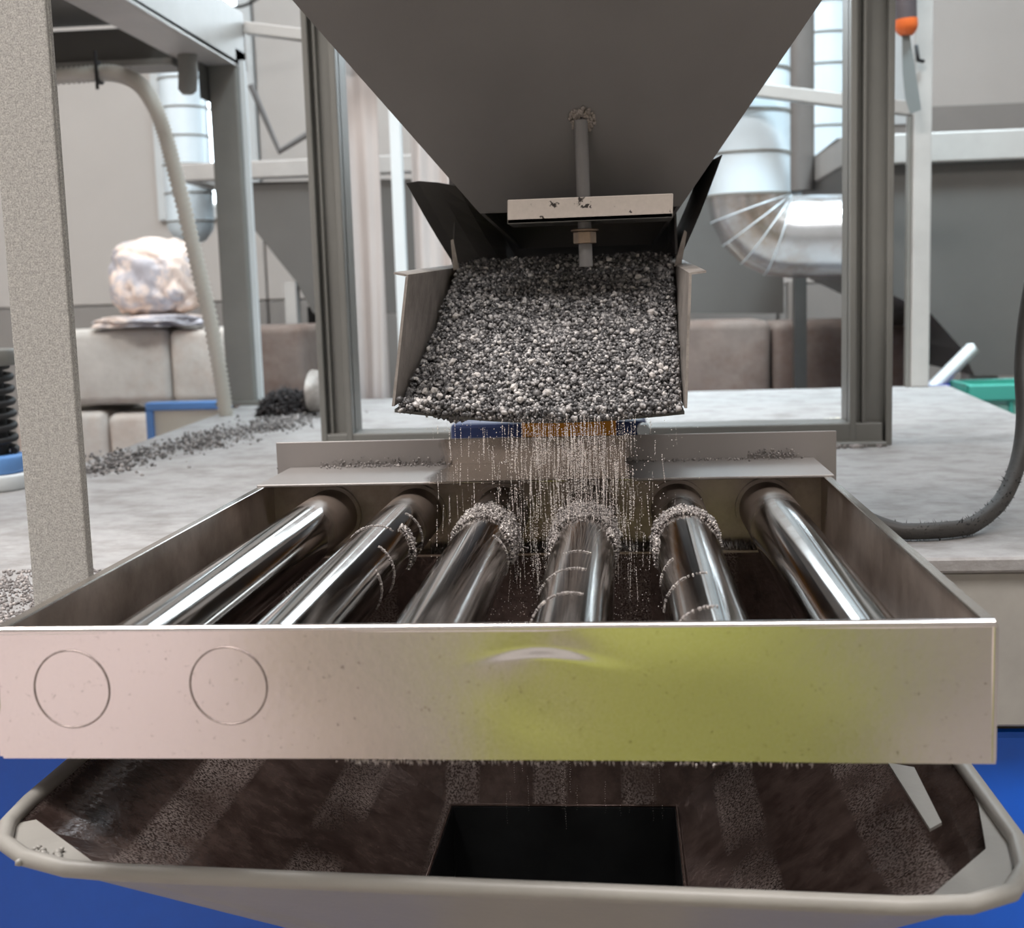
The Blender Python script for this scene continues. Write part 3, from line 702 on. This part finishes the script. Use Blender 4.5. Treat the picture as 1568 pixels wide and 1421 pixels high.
MB().box(xl0 + .004, xr1 - .012, FY - .01, FY + .055, DZ + .002, DZ + .030).build('cross_beam', M['frame_paint'], ff, bevel=.002)
for xa, xb in ((xl0, xl1 + .02), (xr0 - .03, xr1 - .01)): MB().box(xa, xb, FY - .03, FY + .08, DZ, DZ + .006).build('base_plate', M['frame_paint'], ff, bevel=.001, bseg=1)
MB().box(xl0, xr1, FY + .01, FY + .05, 1.74, 1.78).build('top_beam', M['frame_paint'], ff)
n = 260; x = np.concatenate([rng.normal(xr1 - .06, .02, 90), rng.uniform(xr0 - .12, xr0, 80), rng.uniform(xl0, xr1, 90)])
y = np.where(np.arange(n) < 90, rng.uniform(1.66, 1.70, n), rng.uniform(1.74, 1.95, n))
v, f = grains(np.stack([x, y, np.full(n, DZ + .002)], 1), rng.uniform(.0015, .0045, n)); tag(np_mesh('grit', v, f, M['dust_pile']), 'loose pale grit scattered on the deck around the feeder frame', 'grit', kind='stuff')
cr = [P(1262 + 9 * k, 628 - (k % 2) * 3, 1.93) for k in range(6)]
v, f = grains(np.array([(p.x, p.y, DZ + .006) for p in cr]), np.array([[.010, .007, .007]] * 6)); tag(np_mesh('pale_crumbs', v, f, M['cream']), 'small heap of pale crumbs on the deck beside the right upright', 'crumbs', kind='stuff')

# ------------------------------------------------------------------ left foreground post
lp = thing('steel_post', 'dusty grey steel post standing beside the left end of the grate', 'post', (-.36, .8, DZ))
PY = .80
a, c = P(11, 430, PY).x, P(101, 430, PY).x
MB().box(a, c, PY, PY + .005, DZ + .004, 1.62).box(c - .004, c, PY + .005, PY + .010, DZ + .004, 1.62).build('angle_bar', M['post_dust'], lp, bevel=.0012)
MB().box(a - .01, c + .008, PY - .02, PY + .06, DZ, DZ + .004).build('foot_plate', M['post_dust'], lp, bevel=.001, bseg=1)
n = 5200; x = rng.uniform(-.50, -.30, n); y = rng.uniform(.66, .97, n)
v, f = grains(np.stack([x, y, np.full(n, DZ + .0006)], 1), rng.uniform(.0006, .0020, n), 'oct'); tag(np_mesh('grit', v, f, M['dust_pile']), 'dark grit strewn on the ledge around the foot of the left post', 'grit', kind='stuff')

# dust ridge on the left of the deck
n = 4200; t = rng.random(n); t = t[(np.sin(t * 37) + np.sin(t * 83 + 1) + rng.normal(0, .8, n)) > -.1]; n = len(t); x = -.70 + .13 * t + rng.normal(0, 1, n) * (.012 + .03 * rng.random(n)) + .02 * np.sin(t * 20); y = 1.55 + .75 * t + rng.normal(0, .03, n)
hh = np.maximum(0, .008 - np.abs(rng.normal(0, .006, n)))
v, f = grains(np.stack([x, y, DZ + hh], 1), rng.uniform(.0008, .0036, n) , 'oct'); tag(np_mesh('dust', v, f, mat('ridge_dust', (96, 93, 92), .85, 0, .2, 200, rgb2=(176, 171, 168), t0=.4, t1=1.1, island=1)), 'ridge of dark lumpy dust along the left edge of the deck', 'dust', kind='stuff')

# bowl of dark filings lying on the deck
bw = thing('tipped_bowl', 'metal bowl tipped on its side with dark fuzzy filings spilling out', 'bowl', (-.60, 2.25, DZ))
cb = PZ(440, 640, DZ) ; cb = Vector((cb.x, cb.y + .06, DZ + .041))
b = MB(); ringsN = 10
for side in (0, 1):
    pass
path = []
vs = []; fs = []; seg = 28; rows = 8
for j in range(rows):
    t = j / (rows - 1) * PI / 2; rr = .042 * math.cos(t) + .001
    for k in range(seg):
        q = 2 * PI * k / seg; vs.append((cb.x + .035 + .034 * math.sin(t), cb.y + rr * 1.5 * math.cos(q), cb.z + rr * .95 * math.sin(q) + .002))
for j in range(rows - 1):
    for k in range(seg): fs.append((j * seg + k, j * seg + (k + 1) % seg, (j + 1) * seg + (k + 1) % seg, (j + 1) * seg + k))
b.add(vs, fs, True); b.build('shell', M['dusty_steel'], bw)
n = 2600; q = rng.normal(size=(n, 3)); q /= np.linalg.norm(q, axis=1)[:, None]; q[:, 2] = np.abs(q[:, 2])
base = np.array([cb.x - .012, cb.y - .015, DZ]) + q * np.array([.056, .045, .050]) * rng.uniform(.5, 1, (n, 1))
v1 = spikes(base, base + q * rng.uniform(.004, .012, (n, 1)) + rng.normal(0, .003, (n, 3)), rng.uniform(.0006, .0014, n)); v2 = grains(base, rng.uniform(.002, .005, n), 'oct')
v, f = join([v1, v2]); v[:, 2] = np.maximum(v[:, 2], DZ + .0005); tag(np_mesh('dark_filings', v, f, M['dark_filings']), 'dark fuzzy clump of filings beside the tipped bowl on the deck', 'filings', kind='stuff')

# ------------------------------------------------------------------ left rear stand
SY = 2.60
st = thing('steel_stand', 'grey box section stand rising behind the left side of the deck', 'stand', (-.80, SY, DZ))
x0, x1 = P(335, 400, SY).x, P(378, 400, SY).x
MB().box(x0, x1, SY, SY + .075, DZ, P(350, 70, SY).z).build('post', M['frame_paint'], st, bevel=.004)
MB().box(x1 + .0005, x1 + .012, SY + .02, SY + .03, DZ, P(350, 90, SY).z).build('edge_strip', M['white_metal'], st)  # white strip put in for the light on the post's right face
MB().box(x0 - .02, x1 + .02, SY - .015, SY + .08, DZ, DZ + .008).build('foot_plate', M['frame_paint'], st)
zt0, zt1 = P(340, 100, SY).z, P(370, 62, SY).z
b = MB().box(x0 - .035, x1, 1.25, SY + .075, zt0, zt0 + .012).box(x1 - .012, x1, 1.25, SY + .075, zt0, zt0 + .115)
b.build('side_beam', M['light_paint'], st, bevel=.002)
zq0, zq1 = P(170, 104, SY - .1).z, P(170, 40, SY - .1).z
b = MB().box(-1.6, x0 - .035, SY - .1, SY - .02, zq0, zq1 - .004); b.build('cross_beam', M['dark_steel'], st, bevel=.003)
MB().box(-1.6, x0 - .035, SY - .112, SY - .1, zq0, zq0 + .012).build('beam_lip', M['frame_paint'], st)
MB().box(-1.6, x0 - .04, 1.25, SY - .1, zq1 + .002, zq1 + .012).build('table_plate', M['dark_steel'], st)
p0, p1, p2 = P(285, 40, SY - .12), P(288, 110, SY - .12), P(287, 138, SY - .12)
MB().tube([p0, p1, p2, p2 - Vector((0, 0, .008))], [.019, .019, .018, .010], 20).build('buffer', M['frame_paint'], st)
MB().box(P(302, 80, SY - .05).x, x0, SY - .05, SY + .03, P(310, 150, SY - .05).z, zt0).build('gusset', M['dark_steel'], st)

# conduit hose and its clamp
HY = 2.25
pts = [(20, 122), (75, 118), (130, 114), (170, 112), (200, 120), (222, 138), (240, 170), (254, 210), (266, 255), (280, 310), (294, 370), (308, 430), (322, 490), (334, 555), (342, 605), (347, 642)]
raw = [P(x, y, HY + (.0 if x < 240 else .10 * (x - 240) / 100)) for x, y in pts]
def spline(raw, per):
    out = []
    for i in range(len(raw) - 1):
        p0 = raw[max(i - 1, 0)]; p1 = raw[i]; p2 = raw[i + 1]; p3 = raw[min(i + 2, len(raw) - 1)]
        for k in range(per):
            t = k / per
            out.append(.5 * ((2 * p1) + (p2 - p0) * t + (2 * p0 - 5 * p1 + 4 * p2 - p3) * t * t + (3 * p1 - p0 - 3 * p2 + p3) * t ** 3))
    out.append(raw[-1]); return out
sp = spline(raw, 14)
rs = [.0135 + .0019 * (1 if i % 2 else -1) for i in range(len(sp))]
tag(MB().tube(sp, rs, 14).build('conduit_hose', M['hose']), 'ribbed grey conduit hose arching down behind the left post', 'hose')
cl = P(153, 112, HY - .0)
b = MB().tube([(cl.x, cl.y + .018 * math.cos(t), cl.z + .018 * math.sin(t)) for t in np.linspace(0, 2 * PI, 17)[:-1]], .0026, 8, closed=True)
b.cyl((cl.x, cl.y - .016, cl.z - .03), (cl.x, cl.y - .016, cl.z + .035), .0032, 10)
tag(b.build('hose_clamp', M['black']), 'black clamp strap around the conduit hose', 'clamp')

# ------------------------------------------------------------------ concrete blocks, bag and crate
def block(px0, py0, px1, py1, y, mm, lab, dep=.3):
    a = P(px0, py1, y); c = P(px1, py0, y)
    if py1 > 630: a.z = PLZ
    if py0 > 610: c.z -= .004
    b = MB().box(a.x, c.x, y, y + dep, a.z, c.z); o = b.build('concrete_block', M[mm], None, bevel=.022, bseg=4)
    for p in o.data.polygons: p.use_smooth = True
    return tag(o, lab, 'block', 'concrete blocks behind the deck')
BYD = 3.25; PLZ = P(100, 765, BYD).z
block(60, 502, 255, 622, BYD, 'concrete', 'wide pale concrete block under the foil bag')
block(264, 502, 350, 618, BYD, 'concrete', 'pale concrete block to the right of the wide block under the bag')
block(30, 628, 160, 760, BYD, 'concrete', 'lower concrete block showing beside the left post')
block(172, 628, 330, 760, BYD, 'concrete', 'lower concrete block behind the blue framed crate')
block(358, 498, 462, 640, BYD, 'brown_concrete', 'brown dusty concrete block behind the rear stand post')
block(1010, 490, 1180, 640, BYD, 'brown_concrete', 'brown dusty concrete block behind the right wall of the trough')
block(1184, 490, 1330, 640, BYD, 'brown_concrete', 'brown dusty concrete block behind the right upright')
block(1334, 500, 1420, 640, BYD, 'brown_concrete', 'brown dusty concrete block behind the rear right post')
sup = MB().box(-2.2, 1.2, BYD + .02, BYD + .29, 0, PLZ).build('plinth', M['concrete']); tag(sup, 'concrete plinth under the rows of blocks', 'plinth')
# crumpled bag
def blob(c, sx, sy, sz, amp, sub, seed, flat=None):
    bm = bmesh.new(); bmesh.ops.create_icosphere(bm, subdivisions=sub, radius=1)
    from mathutils import noise
    for v in bm.verts:
        p = v.co.copy(); q = Vector((math.copysign(abs(p.x) ** .75, p.x), math.copysign(abs(p.y) ** .75, p.y), math.copysign(abs(p.z) ** .7, p.z)))
        d = .5 * noise.noise(p * 1.3 + Vector((seed, 0, 0))) - .55 * (1 - abs(noise.noise(p * 1.7 + Vector((seed, 3, 0))))) ** 9 - .35 * (1 - abs(noise.noise(p * 3.6 + Vector((0, seed, 1))))) ** 8 + .12 * noise.noise(p * 7)
        q = q * (1 + amp * d); v.co = Vector((c[0] + q.x * sx, c[1] + q.y * sy, c[2] + q.z * sz))
        if flat is not None: v.co.z = max(v.co.z, flat)
    b = MB(); b.add([v.co[:] for v in bm.verts], [[q.index for q in f.verts] for f in bm.faces], True); bm.free(); return b
topz = P(200, 502, BYD).z
bg = thing('foil_bag', 'crumpled pale foil bag on top of the concrete blocks', 'bag', (-1.25, 3.35, topz))
c = P(243, 425, 3.38); blob((c.x, c.y, c.z), .125, .12, P(243, 362, 3.38).z - c.z, .20, 5, 3.1, topz).build('filled_sack', M['foil'], bg)
c = P(235, 494, 3.32); blob((c.x, c.y, topz + .012), .175, .10, .020, .35, 5, 8.2, topz).build('loose_skirt', M['foil'], bg)
cb_ = thing('framed_board', 'blue framed cream board standing beyond the left deck edge', 'board', (-1.05, 2.85, 0))
a, c = P(228, 700, 2.85), P(350, 614, 2.85)
MB().box(a.x + .016, c.x - .016, 2.852, 2.872, .016, c.z - .016).build('cream_panel', M['cream'], cb_)
MB().box(a.x, c.x, 2.845, 2.885, c.z - .018, c.z).build('frame_rail', M['crate_blue'], cb_, bevel=.003)
MB().box(a.x, c.x, 2.845, 2.885, 0, .018).build('frame_rail', M['crate_blue'], cb_, bevel=.003)
for x in (a.x, c.x - .018): MB().box(x, x + .018, 2.845, 2.885, .018, c.z - .018).build('frame_stile', M['crate_blue'], cb_, bevel=.003)

# spring mount at the left edge
sm = thing('spring_mount', 'black coil spring mount standing on the deck behind the left post', 'spring', (-.74, 1.44, .9))
sx_, sy_ = P(-22, 620, 1.44).x, 1.44; z0, z1 = DZ + .045, P(0, 560, 1.44).z
turns = 7; hp = [(sx_ + .030 * math.cos(t), sy_ + .030 * math.sin(t), z0 + (z1 - z0) * t / (2 * PI * turns)) for t in np.linspace(0, 2 * PI * turns, turns * 22)]
MB().tube(hp, .0042, 10).build('coil', M['black'], sm)
MB().cyl((sx_, sy_, z0 - .006), (sx_, sy_, z1), .022, 24).build('core', M['black'], sm)
MB().cyl((sx_, sy_, z0 - .026), (sx_, sy_, z0 - .004), .040, 32).build('seat_cup', M['crate_blue'], sm, bevel=.004)
MB().cyl((sx_, sy_, z0 - .045), (sx_, sy_, z0 - .026), .046, 32).build('washer', M['white_metal'], sm, bevel=.003)
MB().cyl((sx_, sy_, z1), (sx_, sy_, z1 + .02), .040, 32).build('upper_cup', M['frame_paint'], sm, bevel=.003)

# ------------------------------------------------------------------ rear right post, cross rail, knife
RYP = 2.64
a, c = P(1397, 400, RYP).x, P(1425, 400, RYP).x
rp = tag(MB().box(a, c, RYP, RYP + .04, DZ, 2.2).build('rear_post', M['light_paint'], None, bevel=.003), 'pale grey square post at the far right corner of the deck', 'post')
MB().box(a - .008, a - .0005, RYP + .01, RYP + .03, DZ, P(1390, 178, RYP).z).build('edge_strip', M['frame_paint'], rp)
q0, q1 = P(372, 50, 2.66), P(1398, 176, 2.655)
q2, q3 = P(372, 32, 2.66), P(1398, 155, 2.655)
d = Vector((0, .03, 0))
tag(MB().hexa([q0, q1, q1 + d, q0 + d], [q2, q3, q3 + d, q2 + d]).build('cross_rail', M['light_paint'], None, bevel=.002), 'pale slanting rail running behind the feed hopper to the far right post', 'rail')
kn = thing('putty_knife', 'orange handled putty knife hanging on the far right post', 'putty knife', (.62, 2.6, 1.6))
KY = 2.60
def kp(x, y, dy=0): return P(x, y, KY + dy)
hp_ = [kp(1386, -140), kp(1386, -60), kp(1386, 0), kp(1387, 30), kp(1388, 48), kp(1388, 54)]
MB().tube(hp_[:4], [.017, .021, .0215, .021], 20).build('grip', M['knife_grip'], kn)
MB().tube([hp_[3], hp_[3].lerp(hp_[4], .6), hp_[4], hp_[5]], [.0222, .0222, .019, .012], 20).build('ferrule', M['knife_orange'], kn)
MB().sheet([kp(1381, 54), kp(1393, 52), kp(1411, 168), kp(1394, 175), kp(1386, 150), kp(1382, 110)], .0016, (0, 1, 0)).build('blade', M['knife_blade'], kn)
tag(MB().tube([P(1403, 70, KY + .03), P(1405, 84, KY + .02), P(1406, 92, KY + .022), P(1414, 94, KY + .03)], .004, 8).build('wall_hook', M['black']), 'small black hook on the far right post below the knife handle', 'hook')

# leaning bar, totes
a, c = P(1418, 605, 2.76), P(1490, 532, 2.80)
tag(MB().tube([a, c], .016, 4).build('leaning_bar', M['white_metal']), 'pale square bar leaning behind the foot of the far right post', 'bar')
def tote(name, px0, px1, py, y, mm, mm2, lab, dep=.4):
    a, c = P(px0, py, y), P(px1, py, y); t = thing(name, lab, 'bin', ((a.x + c.x) / 2, y, 0)); zt = a.z
    b = MB().box(a.x + .012, c.x - .012, y + .012, y + dep, 0, zt - .03); b.build('tub', M[mm2], t, bevel=.006)
    b = MB().box(a.x, c.x, y, y + .012, zt - .032, zt).box(a.x, c.x, y + dep, y + dep + .012, zt - .032, zt).box(a.x, a.x + .012, y + .012, y + dep, zt - .032, zt).box(c.x - .012, c.x, y + .012, y + dep, zt - .032, zt)
    b.build('rim', M[mm], t, bevel=.003)
    k = 5
    for i in range(k): 
        x = a.x + .02 + (c.x - a.x - .04) * i / (k - 1); MB().box(x - .004, x + .004, y + .004, y + .012, .02, zt - .032).build('rib', M[mm], t)
tote('plastic_bin', 1484, 1720, 590, 2.55, 'teal', 'teal_light', 'teal plastic bin beyond the right edge of the deck', .14)
tote('plastic_bin', 1420, 1480, 590, 2.75, 'cobalt', 'cobalt', 'dark blue bin beside the teal bin', .12)

# cable on the right
pts = [(1590, 380, 1.22), (1572, 480, 1.20), (1565, 560, 1.18), (1568, 640, 1.15), (1558, 710, 1.12), (1532, 768, 1.09), (1485, 806, 1.06), (1430, 820, 1.045), (1375, 812, 1.045), (1330, 796, 1.06), (1280, 770, 1.09)]
sp = spline([P(*p) for p in pts], 10)
for p in sp: p.z = max(p.z, DZ + .008)
cb2 = tag(MB().tube(sp, .0068, 16).build('power_cable', M['cable']), 'thick dark cable hanging down to the deck on the right', 'cable')
n = 700; idx = rng.integers(40, 82, n); base = np.array([sp[min(i, len(sp) - 1)] for i in idx]) ; q = rng.normal(size=(n, 3)); q /= np.linalg.norm(q, axis=1)[:, None]
clump = (np.sin(idx * 1.3) > .2)[:, None]
base = base + q * .0062; v, f = spikes(base, base + q * rng.uniform(.001, .0028, (n, 1)) * (1 + clump * .8), rng.uniform(.0003, .0008, n)); o = np_mesh('filings_fuzz', v, f, M['dark_filings'], cb2); o['kind'] = 'stuff'

# ------------------------------------------------------------------ rear hoppers, ducts, sheets
def rear_hopper(name, lab, y, poly, rimpts, dep, rimside):
    t = thing(name, lab, 'hopper', (poly[0].x, y, 0))
    k = len(poly); b = MB().add([p for p in poly] + [p + Vector((0, dep, 0)) for p in poly], [tuple(range(k)), tuple(range(k, 2 * k))[::-1]] + [(i, i + k, (i + 1) % k + k, (i + 1) % k) for i in range(k)])
    b.build('body', M['back_hopper'], t)
    (a, c) = rimpts
    MB().box(a.x, c.x, y - .03, y + .02, a.z, c.z).box(a.x, a.x + .05, y + .02, y + dep, a.z, c.z).box(c.x - .05, c.x, y + .02, y + dep, a.z, c.z).build('rim', M['light_paint'], t, bevel=.004)
    return t
y = 3.62
t = rear_hopper('rear_hopper', 'dark grey rear hopper with a pale rim behind the left upright', y,
    [P(330, 280, y), P(340, 290, y), P(452, 430, y), P(480, 480, y), P(1200, 480, y), P(1200, 262, y)], (P(275, 279, y), P(1215, 214, y)), .7, 1)
for px0, px1, mm in ((441, 458, 'light_paint'), (1206, 1228, 'light_paint')):
    MB().box(P(px0, 500, y).x, P(px1, 500, y).x, y - .02, y + .03, 0, P(px0, 432, y).z).build('leg', M[mm], t)
MB().box(P(459, 500, y).x, P(520, 500, y).x, y + .1, y + .15, 0, P(470, 470, y).z).build('skirt_plate', M['black'], t)
y = 2.95
t = rear_hopper('rear_hopper', 'dark grey rear hopper with a broad pale rim at the far right', y,
    [P(1290, 255, y), P(1300, 420, y), P(1425, 480, y), P(1474, 535, y), P(1492, 575, y), P(1760, 575, y), P(1760, 240, y)], (P(1287, 256, y), P(1780, 190, y)), .65, 1)
MB().box(P(1235, 500, y).x, P(1255, 500, y).x, y + .2, y + .24, 0, P(1240, 420, y).z).build('leg', M['dark_steel'], t)
MB().box(P(1494, 500, y).x, P(1540, 500, y).x, y + .05, y + .12, 0, P(1500, 574, y).z).build('leg', M['light_paint'], t)

def duct(lab, px, r_px, ytop, ybot, y, elbow, ndir=(1, -.12)):
    c = P(px, ybot, y); r = r_px * y / 1950; t = thing('metal_duct', lab, 'duct', (c.x, y, c.z), 'bright metal ducts behind the machine')
    z = c.z; n = 0
    zt = 3.9
    while z < zt - .02:
        h = .085; MB().tube([(c.x, y, z + .0015), (c.x, y, min(z + h, zt) - .0015)], r, 40).build('duct_section', M['duct'], t)
        MB().tube([(c.x, y, z - .0025), (c.x, y, z + .0025)], r + .0022, 40).build('seam_ring', M['frame_paint'], t); z += h
    if elbow:
        inner = Vector((c.x + r * 1.02, y, c.z)); k = 5
        prev = None
        for i in range(k):
            secs = []
            for a in (i / k, (i + 1) / k):
                ang = a * math.radians(89); u = Vector((-math.cos(ang), 0, -math.sin(ang)))
                cc = inner + u * r * 1.02
                secs.append([cc + u * r * math.cos(q) + Vector((0, 1, 0)) * r * math.sin(q) for q in np.linspace(0, 2 * PI, 41)[:-1]])
            nn = 40; b = MB().add(secs[0] + secs[1], [(j, (j + 1) % nn, (j + 1) % nn + nn, j + nn) for j in range(nn)], True); b.build('elbow_gore', M['elbow_metal'], t)
            MB().tube(secs[0], .0013, 6, closed=True).build('seam_ring', M['duct'], t)
        ang = math.radians(89); u = Vector((-math.cos(ang), 0, -math.sin(ang))); cc = inner + u * r * 1.02; dr = Vector((math.sin(ang), 0, -math.cos(ang)))
        MB().tube([cc, cc + dr * .16], r, 40).build('duct_section', M['elbow_metal'], t)
    else:
        MB().tube([(c.x, y, c.z), (c.x, y, c.z - r * .35), (c.x, y, c.z - r * .8), (c.x, y, c.z - r)], [r, r * .95, r * .6, r * .1], 40).build('rounded_end', M['duct'], t)
    return t
duct('bright metal duct with a segmented elbow right of the feed hopper', 1146, 61, 0, 300, 2.79, True)
duct('bright round metal duct between the elbow duct and the right upright', 1262, 58, 0, 290, 3.85, False)
duct('bright metal duct seen behind the conduit hose on the left', 292, 36, 0, 340, 3.9, False)

c = P(1226, 292, 3.35); tag(MB().cyl((c.x, 3.35, c.z), (c.x, 3.35, RZ), .034, 32).build('dark_band_column', mat('column_brown', (112, 106, 102), .35, .3, .06, 10)), 'dark brown grey column added for the dark left side of the round duct', 'pipe')  # column added in place of the dark reflection along the duct
def hanging(name, lab, px0, px1, py0, py1, y, folds, amp, mm):
    b = MB(); nxx = 90; a, c = P(px0, py0, y), P(px1, py1, y); vs = []; rows = 24; ph = random.random() * 6
    z1 = P(px0, py0, y).z; z0 = c.z
    for j in range(rows + 1):
        t = j / rows
        for i in range(nxx + 1):
            u = i / nxx; w = u * folds * 2 * PI + ph + .5 * math.sin(3 * t + u * 4)
            vs.append((a.x + (c.x - a.x) * u, y + amp * (math.sin(w) + .4 * math.sin(2.3 * w + t * 2)) * (.5 + .5 * t), z1 + (z0 - z1) * t))
    nn = len(vs); vs += [(p[0], p[1] + .003, p[2]) for p in vs]; fs = []
    for j in range(rows):
        for i in range(nxx):
            q = j * (nxx + 1) + i; fs += [(q, q + nxx + 1, q + nxx + 2, q + 1), (q + nn, q + 1 + nn, q + nxx + 2 + nn, q + nxx + 1 + nn)]
    b.add(vs, fs, True); return tag(b.build(name, M[mm]), lab, 'sheet')
hanging('hanging_sheet', 'broad pinkish plastic sheet hanging beside the left upright', 490, 598, 60, 640, 2.72, 1.6, .010, 'sheet')
hanging('hanging_sheet', 'folded pinkish sheet hanging behind the left wing of the trough', 622, 790, 75, 640, 2.72, 3.2, .012, 'sheet')
a, c = P(600, 300, 2.695).x, P(617, 300, 2.695).x
tag(MB().box(a, c, 2.695, 2.72, 0, 2.0).build('white_post', M['white_metal'], None, bevel=.002), 'thin white post between the two hanging sheets', 'post')

# roof braces seen far behind at upper left
tag(MB().tube([P(384, 130, 4.6), P(428, 232, 4.6), P(520, 175, 4.6)], .014, 4).build('wall_brace', M['hopper_paint']), 'thin grey vee brace on the back wall at upper left', 'brace')
tag(MB().tube(spline([P(300, 30, 4.7), P(345, 14, 4.7), P(375, 8, 4.7), P(400, -6, 4.7)], 6), .006, 8).build('wall_cable', M['cable']), 'thin dark cable looping on the back wall at upper left', 'cable')

# ------------------------------------------------------------------ behind the viewer: stand-ins added for their reflections in the front plate
dr = thing('hivis_stand_in', 'yellow green drum standing in for hi-vis clothing reflected in the steel front plate', 'drum', (.08, -.95, 0))  # stands in for hi-vis clothing, added for its reflection
prof = [(0.001, 0), (.30, 0), (.315, .02), (.315, .28), (.325, .29), (.325, .31), (.315, .32), (.315, .56), (.325, .57), (.325, .59), (.315, .60), (.315, .84), (.30, .87), (.001, .87)]
def lathe(pr, x, y, m, name, parent, seg=40):
    vs = [(x + r * math.cos(2 * PI * k / seg), y + r * math.sin(2 * PI * k / seg), z) for r, z in pr for k in range(seg)]
    fs = [(j * seg + k, j * seg + (k + 1) % seg, (j + 1) * seg + (k + 1) % seg, (j + 1) * seg + k) for j in range(len(pr) - 1) for k in range(seg)]
    return MB().add(vs, fs, True).build(name, m, parent)
lathe(prof, .08, -.95, M['hivis'], 'barrel', dr)
bgw = thing('pale_reflector', 'pale pinkish bag added for the bright reflection on the left of the front plate', 'bag', (-1.13, -1.15, 0))  # unseen pale bag added to brighten the plate's left end
MB().box(-1.75, -.52, -1.6, -.7, .0, .95).build('sack', M['reflector_white'], bgw, bevel=.08, bseg=4)
b = MB()
for sx in (-1.6, -.67):
    b.tube([(sx, -1.4, .93), (sx, -1.35, 1.15), (sx, -.95, 1.15), (sx, -.9, .93)], .02, 8)
b.build('lifting_loop', M['reflector_white'], bgw)
